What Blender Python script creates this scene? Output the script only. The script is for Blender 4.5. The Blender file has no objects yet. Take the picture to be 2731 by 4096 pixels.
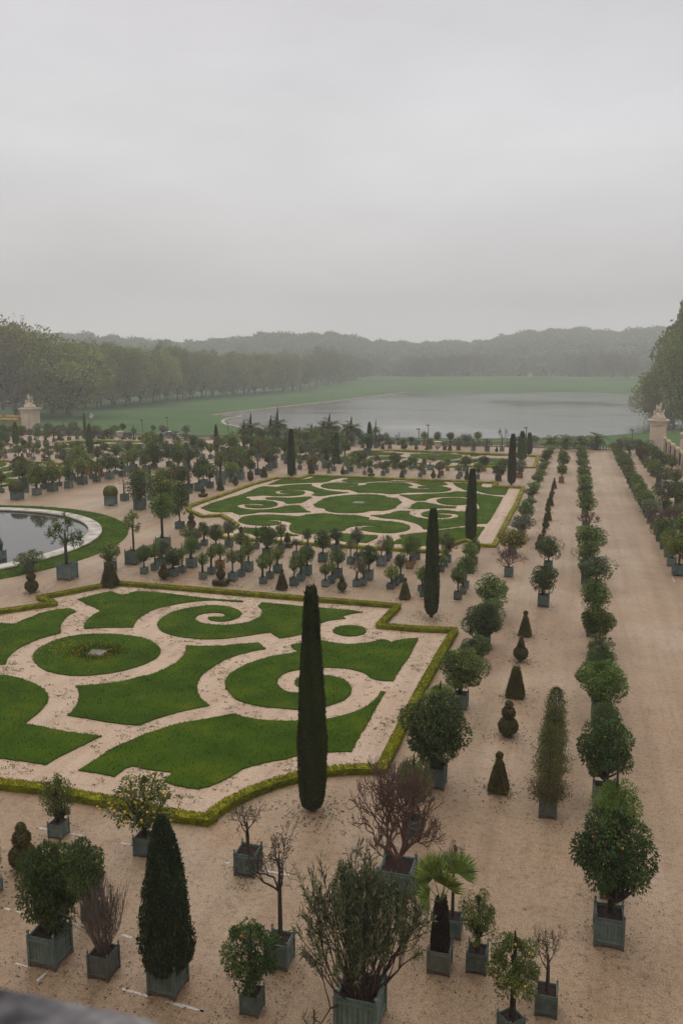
import bpy, math, random
import numpy as np
from mathutils import Vector, Matrix
from mathutils.geometry import tessellate_polygon
R = math.radians
scene = bpy.context.scene
col = scene.collection
# ---------------------------------------------------------------- camera
F, CX, CY, HX, HY, CAMZ = 3300.0, 1365.5, 2048.0, 2295.0, 1465.0, 15.0
TILT = math.atan((CY - HY) / F)
YAW = math.atan((HX - CX) / (F * math.cos(TILT) + (CY - HY) * math.sin(TILT)))
cd = bpy.data.cameras.new('camera'); cam = bpy.data.objects.new('camera', cd); col.objects.link(cam)
cam.location = (0, 0, CAMZ); cam.rotation_euler = (math.pi / 2 - TILT, 0, YAW)
cd.sensor_fit = 'VERTICAL'; cd.sensor_height = 36.0; cd.sensor_width = 24.0; cd.lens = F / 4096 * 36
cd.clip_start = 0.1; cd.clip_end = 8000
cd.dof.use_dof = True; cd.dof.focus_distance = 42; cd.dof.aperture_fstop = 4.0
scene.camera = cam
# ---------------------------------------------------------------- sky, sun, exposure
W = bpy.data.worlds.new('World'); scene.world = W; W.use_nodes = True
nt = W.node_tree; N = nt.nodes; L = nt.links
N.clear()
out = N.new('ShaderNodeOutputWorld'); bg = N.new('ShaderNodeBackground'); bg.inputs['Strength'].default_value = 0.12
sky = N.new('ShaderNodeTexSky'); sky.sky_type = 'NISHITA'; sky.sun_disc = False
SUN_EL, SUN_AZ = R(48), R(-25)
sky.sun_elevation = SUN_EL; sky.sun_rotation = SUN_AZ; sky.dust_density = 6; sky.air_density = 1.5
tc = N.new('ShaderNodeTexCoord'); sep = N.new('ShaderNodeSeparateXYZ'); L.new(tc.outputs['Generated'], sep.inputs[0])
ns = N.new('ShaderNodeTexNoise'); ns.inputs['Scale'].default_value = 1.6; ns.inputs['Detail'].default_value = 4
mp = N.new('ShaderNodeMapping'); mp.inputs['Scale'].default_value = (1, 1, 5.5); L.new(tc.outputs['Generated'], mp.inputs[0]); L.new(mp.outputs[0], ns.inputs['Vector'])
ma = N.new('ShaderNodeMath'); ma.operation = 'MULTIPLY_ADD'; L.new(ns.outputs['Fac'], ma.inputs[0]); ma.inputs[1].default_value = 0.085; L.new(sep.outputs['Z'], ma.inputs[2])
ramp = N.new('ShaderNodeValToRGB'); cr = ramp.color_ramp
SKY = [(0.0, (.66, .638, .632)), (.03, (.675, .652, .648)), (.08, (.60, .583, .588)), (.13, (.525, .513, .526)), (.2, (.60, .592, .605)), (.28, (.685, .68, .702)), (.36, (.645, .641, .67)), (.42, (.58, .576, .605)), (.6, (.98, .965, .955)), (1, (1.3, 1.28, 1.25))]
cr.elements[0].position = 0; cr.elements[1].position = 1
for p, c in SKY[1:-1]: cr.elements.new(p)
for e, (p, c) in zip(cr.elements, SKY): e.position = p; e.color = (*c, 1)
L.new(ma.outputs[0], ramp.inputs[0])
sc_ = N.new('ShaderNodeVectorMath'); sc_.operation = 'SCALE'; L.new(ramp.outputs['Color'], sc_.inputs[0])
n2 = N.new('ShaderNodeTexNoise'); n2.inputs['Scale'].default_value = 2.2; n2.inputs['Detail'].default_value = 6; n2.inputs['Roughness'].default_value = .55
mp2 = N.new('ShaderNodeMapping'); mp2.inputs['Scale'].default_value = (1, 1, 3.2); L.new(tc.outputs['Generated'], mp2.inputs[0]); L.new(mp2.outputs[0], n2.inputs['Vector'])
mr2 = N.new('ShaderNodeMapRange'); mr2.inputs[1].default_value = .3; mr2.inputs[2].default_value = .7; mr2.inputs[3].default_value = 8.6 * .9; mr2.inputs[4].default_value = 8.6 * 1.09; L.new(n2.outputs['Fac'], mr2.inputs[0]); L.new(mr2.outputs[0], sc_.inputs['Scale'])
mx = N.new('ShaderNodeMix'); mx.data_type = 'RGBA'; mx.inputs[0].default_value = 0.04
L.new(sc_.outputs[0], mx.inputs[6]); L.new(sky.outputs[0], mx.inputs[7]); L.new(mx.outputs[2], bg.inputs['Color']); L.new(bg.outputs[0], out.inputs['Surface'])
sd = bpy.data.lights.new('sun', 'SUN'); sun = bpy.data.objects.new('sun', sd); col.objects.link(sun)
sd.energy = 0.55; sd.angle = R(40); sd.color = (1, .96, .9)
sun.rotation_euler = Vector((-math.sin(SUN_AZ) * math.cos(SUN_EL), -math.cos(SUN_AZ) * math.cos(SUN_EL), -math.sin(SUN_EL))).to_track_quat('-Z', 'Y').to_euler()
vs = scene.view_settings; vs.view_transform = 'Standard'; vs.look = 'None'; vs.gamma = 1; vs.use_curve_mapping = False; vs.exposure = 0.0
scene.render.engine = 'CYCLES'
cy = scene.cycles; cy.max_bounces = 6; cy.diffuse_bounces = 3; cy.glossy_bounces = 2; cy.transmission_bounces = 2; cy.volume_bounces = 1; cy.transparent_max_bounces = 4
try:
    cy.use_denoising = True; cy.denoiser = 'OPENIMAGEDENOISE'; cy.denoising_input_passes = 'RGB_ALBEDO_NORMAL'
except Exception: pass
cy.use_adaptive_sampling = False
# ---------------------------------------------------------------- photo rays -> places on the ground
fw = np.array([-math.sin(YAW) * math.cos(TILT), math.cos(YAW) * math.cos(TILT), -math.sin(TILT)])
rt = np.array([math.cos(YAW), math.sin(YAW), 0.0]); up = np.cross(rt, fw); C0v = np.array([0, 0, CAMZ])
def ray(x, y): return fw * F + rt * (x - CX) - up * (y - CY)
def G(x, y, z=0.0):
    d = ray(x, y); t = (z - CAMZ) / d[2]; return C0v + d * t
def tz(X, Y):                                   # height of the park beyond the garden
    return -5.0 + np.clip((np.asarray(Y, float) - 690) / 210, 0, 1) * 8.4
def GT(x, y):
    z = -5.0
    for _ in range(12):
        p = G(x, y, z); z = float(tz(p[0], p[1]))
    return G(x, y, z)
def zat(p, y):                                  # height on the vertical through p that is seen at row y
    q = np.array([p[0], p[1], 0.0]) - C0v
    k = (CY - y) / F
    # (q+z e).up = k (q+z e).fw
    return (k * q.dot(fw) - q.dot(up)) / (up[2] - k * fw[2])
CROP = dict(K1=(0, 3000, .6378), K2=(800, 3000, .6378), K3=(1700, 3000, .6575), K4=(0, 2250, .6378), K5=(900, 2250, .6378), E=(1731, 2250, .6378),
            A1=(0, 1600, .4464), B2=(600, 1850, .4464), B3=(1200, 1850, .4464), C6=(600, 1600, .4464), C7=(1200, 1600, .4464), D=(1850, 1700, .5619),
            L1=(0, 1680, .2551), L2=(380, 1680, .2551), C0=(700, 1660, .3827), R4=(2331, 1550, .2551), R5=(2300, 1750, .2749), RG=(1600, 2150, .3189))
def px(k, x, y):
    o = CROP[k]; return o[0] + o[2] * x, o[1] + o[2] * y
# ---------------------------------------------------------------- helpers
def hierarchy(o, parent=None):
    col.objects.link(o)
    if parent is not None: o.parent = parent
    return o
def tag(o, label=None, cat=None, group=None, kind=None):
    if label: o['label'] = label
    if cat: o['category'] = cat
    if group: o['group'] = group
    if kind: o['kind'] = kind
    return o
def empty(name, loc, label=None, cat=None, group=None, rz=0.0):
    o = bpy.data.objects.new(name, None); o.empty_display_size = .2; o.location = loc; o.rotation_euler = (0, 0, rz); col.objects.link(o)
    return tag(o, label, cat, group)
class MB:
    """collects vertices and faces of any size, then makes one mesh"""
    def __init__(s): s.v = []; s.f = []; s.n = 0
    def add(s, v, f, mat=0, val=None, smooth=False):
        v = np.asarray(v, float).reshape(-1, 3); f = np.asarray(f, int)
        if f.ndim == 1: f = f.reshape(1, -1)
        if val is None: val = np.full(len(f), .5)
        elif np.isscalar(val): val = np.full(len(f), float(val))
        s.v.append(v); s.f.append((f + s.n, mat, np.asarray(val, float), smooth)); s.n += len(v); return s
    def box(s, x0, x1, y0, y1, z0, z1, mat=0, val=None):
        v = [(x, y, z) for z in (z0, z1) for y in (y0, y1) for x in (x0, x1)]
        return s.add(v, [(0, 2, 3, 1), (4, 5, 7, 6), (0, 1, 5, 4), (2, 6, 7, 3), (0, 4, 6, 2), (1, 3, 7, 5)], mat, val)
    def tube(s, pts, rad, n=5, mat=0, val=None, cap=True):
        P = np.asarray(pts, float); rad = np.broadcast_to(np.asarray(rad, float), (len(P),))
        T = np.gradient(P, axis=0); T /= np.linalg.norm(T, axis=1)[:, None] + 1e-9
        ref = np.array([0, 0, 1.0]) if abs(T[0][2]) < .9 else np.array([1.0, 0, 0])
        A = np.cross(T, ref); A /= np.linalg.norm(A, axis=1)[:, None] + 1e-9; B = np.cross(T, A)
        a = np.arange(n) * 2 * math.pi / n
        V = P[:, None, :] + rad[:, None, None] * (np.cos(a)[None, :, None] * A[:, None, :] + np.sin(a)[None, :, None] * B[:, None, :])
        i = np.arange(len(P) - 1)[:, None] * n; j = np.arange(n)[None, :]
        f = np.stack([i + j, i + (j + 1) % n, i + n + (j + 1) % n, i + n + j], -1).reshape(-1, 4)
        s.add(V, f, mat, val, True)
        if cap: s.add(V[-1], [list(range(n))], mat, .5)
        return s
    def lathe(s, prof, n=16, mat=0, ang0=0.0, noise=0.0, rng=None, loc=(0, 0, 0), smooth=True, val=None):
        a = ang0 + np.arange(n) * 2 * math.pi / n; pr = np.asarray(prof, float)
        rr = pr[:, 0][:, None] * np.ones(n)
        if noise: rr = rr * (1 + noise * rng.standard_normal(rr.shape))
        V = np.stack([rr * np.cos(a), rr * np.sin(a), pr[:, 1][:, None] * np.ones(n)], -1) + np.asarray(loc)
        i = np.arange(len(pr) - 1)[:, None] * n; j = np.arange(n)[None, :]
        f = np.stack([i + j, i + (j + 1) % n, i + n + (j + 1) % n, i + n + j], -1).reshape(-1, 4)
        s.add(V, f, mat, val, smooth); return s
    def cards(s, P, D, L_, W_, mat=0, val=None, up_=None, fold=.25, rng=None):
        """leaf shaped quads at P pointing along D"""
        P = np.asarray(P, float); D = np.asarray(D, float); D = D / (np.linalg.norm(D, axis=1)[:, None] + 1e-9)
        n = len(P); rng = rng or np.random.default_rng(1)
        U = rng.standard_normal((n, 3)) * .6 + (np.array([0, 0, 1.0]) if up_ is None else up_)
        S = np.cross(D, U); S /= np.linalg.norm(S, axis=1)[:, None] + 1e-9; Nn = np.cross(S, D)
        L_ = np.broadcast_to(np.asarray(L_, float), (n,))[:, None]; W_ = np.broadcast_to(np.asarray(W_, float), (n,))[:, None]
        m = P + D * L_ * .45; V = np.stack([P, m + S * W_ * .5 + Nn * W_ * fold, P + D * L_, m - S * W_ * .5 + Nn * W_ * fold], 1)
        f = np.arange(n * 4).reshape(n, 4)
        return s.add(V, f, mat, rng.random(n) if val is None else val)
    def mesh(s, name, mats):
        me = bpy.data.meshes.new(name)
        V = np.concatenate(s.v) if s.v else np.zeros((0, 3))
        me.vertices.add(len(V)); me.vertices.foreach_set('co', V.astype(np.float32).ravel())
        tot = np.concatenate([np.full(len(f), f.shape[1]) for f, *_ in s.f]); idx = np.concatenate([f.ravel() for f, *_ in s.f])
        me.loops.add(len(idx)); me.loops.foreach_set('vertex_index', idx.astype(np.int32))
        me.polygons.add(len(tot)); st = np.concatenate([[0], np.cumsum(tot)[:-1]])
        me.polygons.foreach_set('loop_start', st.astype(np.int32))
        me.polygons.foreach_set('material_index', np.concatenate([np.full(len(f), m) for f, m, *_ in s.f]).astype(np.int32))
        me.polygons.foreach_set('use_smooth', np.concatenate([np.full(len(f), sm) for f, _, _, sm in s.f]).astype(bool))
        at = me.attributes.new('v', 'FLOAT', 'FACE'); at.data.foreach_set('value', np.concatenate([x for _, _, x, _ in s.f]).astype(np.float32))
        for m in (mats if isinstance(mats, (list, tuple)) else [mats]): me.materials.append(m)
        me.update(calc_edges=True); me.validate(); return me
    def build(s, name, mats, parent=None, loc=None, scale=None):
        return put(name, s.mesh(name, mats), parent, loc, scale)
def put(name, me, parent=None, loc=None, scale=None, rz=0.0):
    o = bpy.data.objects.new(name, me)
    if loc is not None: o.location = loc
    if scale is not None: o.scale = scale
    if rz: o.rotation_euler = (0, 0, rz)
    return hierarchy(o, parent)
def inside(poly, P):
    x, y = P[:, 0], P[:, 1]; c = np.zeros(len(P), bool); n = len(poly); j = n - 1
    for i in range(n):
        xi, yi = poly[i]; xj, yj = poly[j]
        m = ((yi > y) != (yj > y)) & (x < (xj - xi) * (y - yi) / (yj - yi + 1e-12) + xi); c ^= m; j = i
    return c
# ---------------------------------------------------------------- materials
def newmat(name):
    m = bpy.data.materials.new(name); m.use_nodes = True; n = m.node_tree.nodes; b = n['Principled BSDF']; return m, n, m.node_tree.links, b
def rampnode(n, stops):
    r = n.new('ShaderNodeValToRGB'); e = r.color_ramp.elements
    while len(e) < len(stops): e.new(.5)
    for q, (p, c) in zip(e, stops): q.position = p; q.color = (*c, 1)
    return r
def noise(n, l, scale, detail=3, vec=None, rough=.55, kind='Object'):
    t = n.new('ShaderNodeTexNoise'); t.inputs['Scale'].default_value = scale; t.inputs['Detail'].default_value = detail; t.inputs['Roughness'].default_value = rough
    if vec is None:
        g = n.new('ShaderNodeTexCoord'); vec = g.outputs[kind]
    l.new(vec, t.inputs['Vector']); return t
def mixc(n, l, fac, a, b, mode='MIX'):
    x = n.new('ShaderNodeMix'); x.data_type = 'RGBA'; x.blend_type = mode
    for s, v in ((0, fac), (6, a), (7, b)):
        if hasattr(v, 'is_linked'): l.new(v, x.inputs[s])
        elif isinstance(v, (int, float)): x.inputs[s].default_value = v
        else: x.inputs[s].default_value = (*v, 1)
    return x.outputs[2]
def bump(n, l, b, h, strength=.3, dist=.02):
    k = n.new('ShaderNodeBump'); k.inputs['Strength'].default_value = strength; k.inputs['Distance'].default_value = dist; l.new(h, k.inputs['Height']); l.new(k.outputs[0], b.inputs['Normal'])
def leafmat(name, a, c, d, rough=.5, patch=1.5, trans=.26, spec=.3, hue=.12):
    """three leaf colours (deep, usual, young), varied leaf by leaf, clump by clump and plant by plant"""
    m, n, l, b = newmat(name)
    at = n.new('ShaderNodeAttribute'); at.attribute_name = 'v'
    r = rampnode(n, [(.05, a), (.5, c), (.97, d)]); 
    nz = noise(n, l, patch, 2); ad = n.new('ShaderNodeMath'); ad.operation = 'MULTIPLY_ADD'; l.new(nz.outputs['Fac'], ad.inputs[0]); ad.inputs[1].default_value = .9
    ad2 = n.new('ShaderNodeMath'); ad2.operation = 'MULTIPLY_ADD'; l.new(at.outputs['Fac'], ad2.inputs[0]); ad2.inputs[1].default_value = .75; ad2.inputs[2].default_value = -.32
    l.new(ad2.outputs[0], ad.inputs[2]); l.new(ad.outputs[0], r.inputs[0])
    oi = n.new('ShaderNodeObjectInfo'); hs = n.new('ShaderNodeHueSaturation')
    mr = n.new('ShaderNodeMapRange'); mr.inputs[3].default_value = 1 - hue * 2.2; mr.inputs[4].default_value = 1 + hue * 2.2; l.new(oi.outputs['Random'], mr.inputs[0]); l.new(mr.outputs[0], hs.inputs['Value'])
    mh = n.new('ShaderNodeMapRange'); mh.inputs[3].default_value = .5 - hue * .16; mh.inputs[4].default_value = .5 + hue * .16
    mu = n.new('ShaderNodeMath'); mu.operation = 'FRACT'; m7 = n.new('ShaderNodeMath'); m7.operation = 'MULTIPLY'; m7.inputs[1].default_value = 7.3; l.new(oi.outputs['Random'], m7.inputs[0]); l.new(m7.outputs[0], mu.inputs[0]); l.new(mu.outputs[0], mh.inputs[0]); l.new(mh.outputs[0], hs.inputs['Hue'])
    l.new(r.outputs[0], hs.inputs['Color']); l.new(hs.outputs[0], b.inputs['Base Color'])
    b.inputs['Roughness'].default_value = rough; b.inputs['Specular IOR Level'].default_value = spec
    if trans:
        tr = n.new('ShaderNodeBsdfTranslucent'); l.new(hs.outputs[0], tr.inputs['Color']); ms = n.new('ShaderNodeMixShader'); ms.inputs[0].default_value = trans
        o = n['Material Output']; l.new(b.outputs[0], ms.inputs[1]); l.new(tr.outputs[0], ms.inputs[2]); l.new(ms.outputs[0], o.inputs['Surface'])
    return m
def plain(name, c1, c2, scale=3, rough=.8, bmp=0, bscale=20, detail=4, rnd=0, kind='Object', spec=.3):
    m, n, l, b = newmat(name); t = noise(n, l, scale, detail, kind=kind); r = rampnode(n, [(.3, c1), (.7, c2)]); l.new(t.outputs['Fac'], r.inputs[0]); o = r.outputs[0]
    if rnd:
        oi = n.new('ShaderNodeObjectInfo'); mr = n.new('ShaderNodeMapRange'); mr.inputs[3].default_value = 1 - rnd; mr.inputs[4].default_value = 1 + rnd; l.new(oi.outputs['Random'], mr.inputs[0])
        hs = n.new('ShaderNodeHueSaturation'); l.new(o, hs.inputs['Color']); l.new(mr.outputs[0], hs.inputs['Value']); o = hs.outputs[0]
    l.new(o, b.inputs['Base Color']); b.inputs['Roughness'].default_value = rough; b.inputs['Specular IOR Level'].default_value = spec
    if bmp: bump(n, l, b, noise(n, l, bscale, 4, kind=kind).outputs['Fac'], bmp, .02)
    return m
M = {}
M['dark'] = leafmat('leaf_dark', (0.01953, 0.03372, 0.0071), (0.05502, 0.08875, 0.01775), (0.1598, 0.213, 0.0497))
M['mid'] = leafmat('leaf_mid', (0.03465, 0.05544, 0.008662), (0.1005, 0.1455, 0.02252), (0.2512, 0.3084, 0.06237))
M['light'] = leafmat('leaf_light', (0.0375, 0.06875, 0.01), (0.11, 0.1688, 0.0275), (0.25, 0.3125, 0.06875))
M['grey'] = leafmat('leaf_grey', (0.0426, 0.05396, 0.02414), (0.1108, 0.1278, 0.06816), (0.2272, 0.2414, 0.1349))
M['dull'] = leafmat('leaf_dull', (0.03593, 0.04572, 0.01143), (0.1078, 0.1209, 0.03266), (0.2449, 0.2531, 0.07838))
M['brown'] = leafmat('leaf_brown', (0.025, 0.01625, 0.00875), (0.075, 0.05, 0.025), (0.15, 0.1063, 0.0375))
M['oleander'] = leafmat('leaf_oleander', (0.02449, 0.03593, 0.0147), (0.07838, 0.1045, 0.04246), (0.2449, 0.2449, 0.1306))
M['ivy'] = leafmat('leaf_ivy', (0.00675, 0.0135, 0.00405), (0.02025, 0.0351, 0.0108), (0.081, 0.1013, 0.0297), patch=2.5)
M['box'] = leafmat('leaf_box', (.085, .10, .003), (.25, .25, .007), (.44, .37, .018), trans=.1, patch=1.2, spec=.08)
M['boxdome'] = leafmat('leaf_boxdome', (.02, .03, .004), (.065, .075, .008), (.13, .13, .018), trans=.1)
M['yew'] = leafmat('leaf_yew', (0.02356, 0.01994, 0.005437), (0.07612, 0.06344, 0.01269), (0.1812, 0.1377, 0.02538), trans=.05, patch=2.2, hue=.08)
M['cypress'] = leafmat('leaf_cypress', (0.0088, 0.0165, 0.0033), (0.033, 0.0517, 0.0099), (0.0935, 0.1155, 0.022), trans=.05, patch=1.6, hue=.08)
M['spire'] = leafmat('leaf_spire', (0.01875, 0.04375, 0.00875), (0.05625, 0.1063, 0.02), (0.125, 0.2, 0.04375), trans=.1)
M['palm'] = leafmat('leaf_palm', (0.04375, 0.06563, 0.0175), (0.1313, 0.1706, 0.0525), (0.3063, 0.3391, 0.1313))
M['fan'] = leafmat('leaf_fan', (.035, .07, .009), (.10, .16, .024), (.22, .25, .06), trans=.35)
M['tree'] = leafmat('leaf_tree', (0.0744, 0.084, 0.018), (0.198, 0.2136, 0.0504), (0.348, 0.36, 0.096), patch=.16, hue=.1)
M['treefar'] = leafmat('leaf_treefar', (.05, .055, .018), (.125, .13, .042), (.22, .225, .075), patch=.03, hue=.14)
M['grass'] = leafmat('leaf_grass', (.014, .036, .001), (.046, .088, .002), (.15, .145, .007), trans=.15, patch=.55, hue=0, spec=.05, rough=.85)
M['bark'] = plain('bark', (.022, .015, .011), (.055, .04, .03), 8, .9, .4, 30)
M['barkpale'] = plain('bark_pale', (.06, .05, .043), (.13, .11, .095), 8, .9, .3, 30)
M['twigred'] = plain('twig_red', (.085, .043, .033), (.17, .095, .075), 5, .9)
M['twigbrown'] = plain('twig_brown', (.035, .024, .02), (.075, .052, .043), 5, .9)
M['twiggrey'] = plain('twig_grey', (.10, .078, .064), (.19, .15, .125), 5, .9)
M['soil'] = plain('soil', (.012, .006, .005), (.04, .018, .013), 6, .95, .6, 25)
M['orange'] = plain('orange_peel', (.40, .15, .012), (.52, .23, .02), 4, .5)
M['lemon'] = plain('lemon_peel', (.52, .33, .03), (.62, .42, .05), 4, .5)
M['stone'] = plain('stone_pale', (.40, .325, .24), (.58, .49, .385), .9, .85, .15, 12, rnd=.05, kind='Generated')
M['stonedark'] = plain('stone_weathered', (.10, .085, .07), (.27, .235, .20), 1.2, .9, .3, 12)
M['gold'] = plain('gilded_rail', (.42, .25, .06), (.60, .38, .11), 2, .45)
M['iron'] = plain('dark_green_iron', (.008, .018, .014), (.016, .03, .024), 3, .5)
M['rust'] = plain('brown_metal', (.05, .03, .024), (.09, .055, .04), 4, .7)
M['white'] = plain('white_paint', (.55, .55, .54), (.68, .68, .66), 3, .6)
M['chalk'] = plain('chalk', (.36, .31, .27), (.62, .58, .54), 14, .9)
M['litter'] = leafmat('leaf_litter', (.035, .027, .014), (.09, .075, .035), (.15, .14, .05), trans=0, hue=0)
def woodmat(name, c1, c2, c3):
    m, n, l, b = newmat(name); t = noise(n, l, 2.5, 4); r = rampnode(n, [(.3, c1), (.55, c2), (.8, c3)])
    oi = n.new('ShaderNodeObjectInfo'); g = n.new('ShaderNodeTexCoord'); va = n.new('ShaderNodeVectorMath'); va.operation = 'ADD'; l.new(g.outputs['Object'], va.inputs[0]); l.new(oi.outputs['Location'], va.inputs[1]); l.new(va.outputs[0], t.inputs['Vector'])
    l.new(t.outputs['Fac'], r.inputs[0]); mp_ = n.new('ShaderNodeMapping'); mp_.inputs['Scale'].default_value = (30, 30, 1.2); l.new(va.outputs[0], mp_.inputs[0]); gr = noise(n, l, 1, 3, mp_.outputs[0])
    rr = rampnode(n, [(.3, (.72, .72, .72)), (.6, (1, 1, 1))]); l.new(gr.outputs['Fac'], rr.inputs[0]); o = mixc(n, l, 1.0, r.outputs[0], rr.outputs[0], 'MULTIPLY')
    sp = n.new('ShaderNodeSeparateXYZ'); l.new(g.outputs['Object'], sp.inputs[0])
    dn = n.new('ShaderNodeMath'); dn.operation = 'MULTIPLY_ADD'; l.new(t.outputs['Fac'], dn.inputs[0]); dn.inputs[1].default_value = .22; l.new(sp.outputs['Z'], dn.inputs[2])
    dr = rampnode(n, [(.2, (1, 1, 1)), (.36, (0, 0, 0))]); l.new(dn.outputs[0], dr.inputs[0])
    o = mixc(n, l, dr.outputs[0], o, (.085, .07, .052))                # splashed soil on the foot boards
    mr = n.new('ShaderNodeMapRange'); mr.inputs[3].default_value = .68; mr.inputs[4].default_value = 1.3; l.new(oi.outputs['Random'], mr.inputs[0])
    hs = n.new('ShaderNodeHueSaturation'); l.new(o, hs.inputs['Color']); l.new(mr.outputs[0], hs.inputs['Value']); l.new(hs.outputs[0], b.inputs['Base Color'])
    mh = n.new('ShaderNodeMapRange'); mh.inputs[3].default_value = .48; mh.inputs[4].default_value = .522; fr_ = n.new('ShaderNodeMath'); fr_.operation = 'FRACT'; m9 = n.new('ShaderNodeMath'); m9.operation = 'MULTIPLY'; m9.inputs[1].default_value = 9.1; l.new(oi.outputs['Random'], m9.inputs[0]); l.new(m9.outputs[0], fr_.inputs[0]); l.new(fr_.outputs[0], mh.inputs[0]); l.new(mh.outputs[0], hs.inputs['Hue'])
    b.inputs['Roughness'].default_value = .7; bump(n, l, b, gr.outputs['Fac'], .15, .01); return m
M['teal'] = woodmat('green_painted_wood', (.062, .094, .08), (.104, .148, .128), (.165, .205, .18))
M['greywood'] = woodmat('greyed_wood', (.075, .083, .07), (.12, .125, .108), (.165, .165, .145))
M['rawwood'] = woodmat('orange_bare_wood', (.16, .065, .025), (.27, .115, .04), (.33, .16, .06))
def gravel(name, base, dark, pale, patch_scale, grain, bm):
    m, n, l, b = newmat(name); g = n.new('ShaderNodeTexCoord'); v = g.outputs['Object']
    big = noise(n, l, patch_scale, 6, v, .62); r = rampnode(n, [(.30, dark), (.5, base), (.68, pale)]); l.new(big.outputs['Fac'], r.inputs[0])
    f1 = noise(n, l, grain, 2, v, .7); r1 = rampnode(n, [(.27, (.36, .34, .32)), (.5, (1, 1, 1)), (.73, (1.5, 1.5, 1.48))]); l.new(f1.outputs['Fac'], r1.inputs[0])
    o = mixc(n, l, .85, r.outputs[0], r1.outputs[0], 'MULTIPLY')
    f2 = noise(n, l, grain * .22, 3, v, .65); r2 = rampnode(n, [(.28, (.6, .57, .54)), (.5, (1, 1, 1)), (.75, (1.14, 1.14, 1.14))]); l.new(f2.outputs['Fac'], r2.inputs[0]); o = mixc(n, l, .8, o, r2.outputs[0], 'MULTIPLY')
    f3 = noise(n, l, 1.1, 5, v, .7); r3 = rampnode(n, [(.30, (.72, .66, .60)), (.46, (1, 1, 1))]); l.new(f3.outputs['Fac'], r3.inputs[0]); o = mixc(n, l, .75, o, r3.outputs[0], 'MULTIPLY')
    mp = n.new('ShaderNodeMapping'); mp.inputs['Scale'].default_value = (1.3, .045, 1); l.new(v, mp.inputs[0]); tk = noise(n, l, 1, 4, mp.outputs[0], .6); rk = rampnode(n, [(.34, (.84, .82, .79)), (.5, (1, 1, 1)), (.66, (1.1, 1.1, 1.11))]); l.new(tk.outputs['Fac'], rk.inputs[0]); o = mixc(n, l, .8, o, rk.outputs[0], 'MULTIPLY')   # rake and wheel tracks
    st = noise(n, l, .16, 3, v, .5); rs = rampnode(n, [(.6, (1, 1, 1)), (.72, (1.0, .86, .72))]); l.new(st.outputs['Fac'], rs.inputs[0]); o = mixc(n, l, .7, o, rs.outputs[0], 'MULTIPLY')   # rusty sand
    l.new(o, b.inputs['Base Color']); b.inputs['Roughness'].default_value = .55; b.inputs['Specular IOR Level'].default_value = .33
    bump(n, l, b, f1.outputs['Fac'], bm, .03); return m
M['gravel'] = gravel('gravel', (.305, .207, .128), (.232, .148, .084), (.355, .262, .18), .12, 24, .5)
M['fine'] = gravel('parterre_gravel', (.43, .303, .212), (.385, .265, .18), (.46, .335, .245), .3, 45, .25)
M['earth'] = plain('swept_earth', (.16, .11, .075), (.30, .22, .165), 2.5, .95, .5, 20)
# ================================================================ the setting
rng = np.random.default_rng(7)
def sheet(name, pts, z, mat, kind='structure', sub=None):
    m = MB(); tri = tessellate_polygon([[Vector((p[0], p[1], 0)) for p in pts]])
    V = [(p[0], p[1], z) for p in pts]
    T = []
    for t in tri:
        a, b, c = [Vector(V[i]) for i in t]; T.append(t if (b - a).cross(c - a).z > 0 else t[::-1])
    m.add(V, T); return tag(m.build(name, mat), kind=kind)
YB = 158.0
# gravel platform of the garden, its retaining edge, and the park below
m = MB(); m.box(-150, 60, .2, YB + 3, -6, 0); tag(m.build('gravel_ground', M['gravel']), kind='structure')
nx, ny = 70, 90
gx = np.linspace(-1700, 1100, nx); gy = np.concatenate([np.linspace(YB + 3.0, 1000, 60), np.linspace(1050, 3200, ny - 60)])
X, Y = np.meshgrid(gx, gy); Z = tz(X, Y)
m = MB(); i = np.arange(ny - 1)[:, None] * nx; j = np.arange(nx - 1)[None, :]
m.add(np.stack([X, Y, Z], -1), np.stack([i + j, i + j + 1, i + nx + j + 1, i + nx + j], -1).reshape(-1, 4), 0, None, True)
mm, n_, l_, b_ = newmat('park_grass'); t_ = noise(n_, l_, .02, 6); r_ = rampnode(n_, [(.3, (.035, .075, .018)), (.55, (.052, .105, .024)), (.75, (.075, .125, .03))]); l_.new(t_.outputs['Fac'], r_.inputs[0])
o_ = mixc(n_, l_, .6, r_.outputs[0], rampnode(n_, [(.3, (.7, .7, .7)), (.7, (1.25, 1.25, 1.2))]).outputs[0], 'MULTIPLY')
x_ = [q for q in n_ if q.type == 'VALTORGB'][-1]; l_.new(noise(n_, l_, .5, 4).outputs['Fac'], x_.inputs[0]); l_.new(o_, b_.inputs['Base Color']); b_.inputs['Roughness'].default_value = .9; b_.inputs['Specular IOR Level'].default_value = .1
tag(m.build('park_ground', mm), kind='structure')
# the lake
lake_px = [(852, 1662), (963, 1667), (958, 1671), (915, 1676), (893, 1684), (890, 1692), (905, 1701), (961, 1712), (1080, 1728), (1250, 1739), (1468, 1747), (1700, 1752), (1900, 1754), (2159, 1752), (2356, 1748), (2603, 1728), (2900, 1700), (2900, 1590), (2555, 1577), (2476, 1577), (2423, 1571), (2200, 1567), (2062, 1564), (1850, 1565), (1700, 1567), (1620, 1570), (1300, 1610), (1069, 1636)]
lake_w = [G(x, y, -4.95)[:2] for x, y in lake_px]
mm, n_, l_, b_ = newmat('lake_water'); b_.inputs['Base Color'].default_value = (.06, .06, .056, 1); b_.inputs['Roughness'].default_value = .07
mp_ = n_.new('ShaderNodeMapping'); g_ = n_.new('ShaderNodeTexCoord'); l_.new(g_.outputs['Object'], mp_.inputs[0]); mp_.inputs['Scale'].default_value = (.25, .6, 1)
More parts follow.
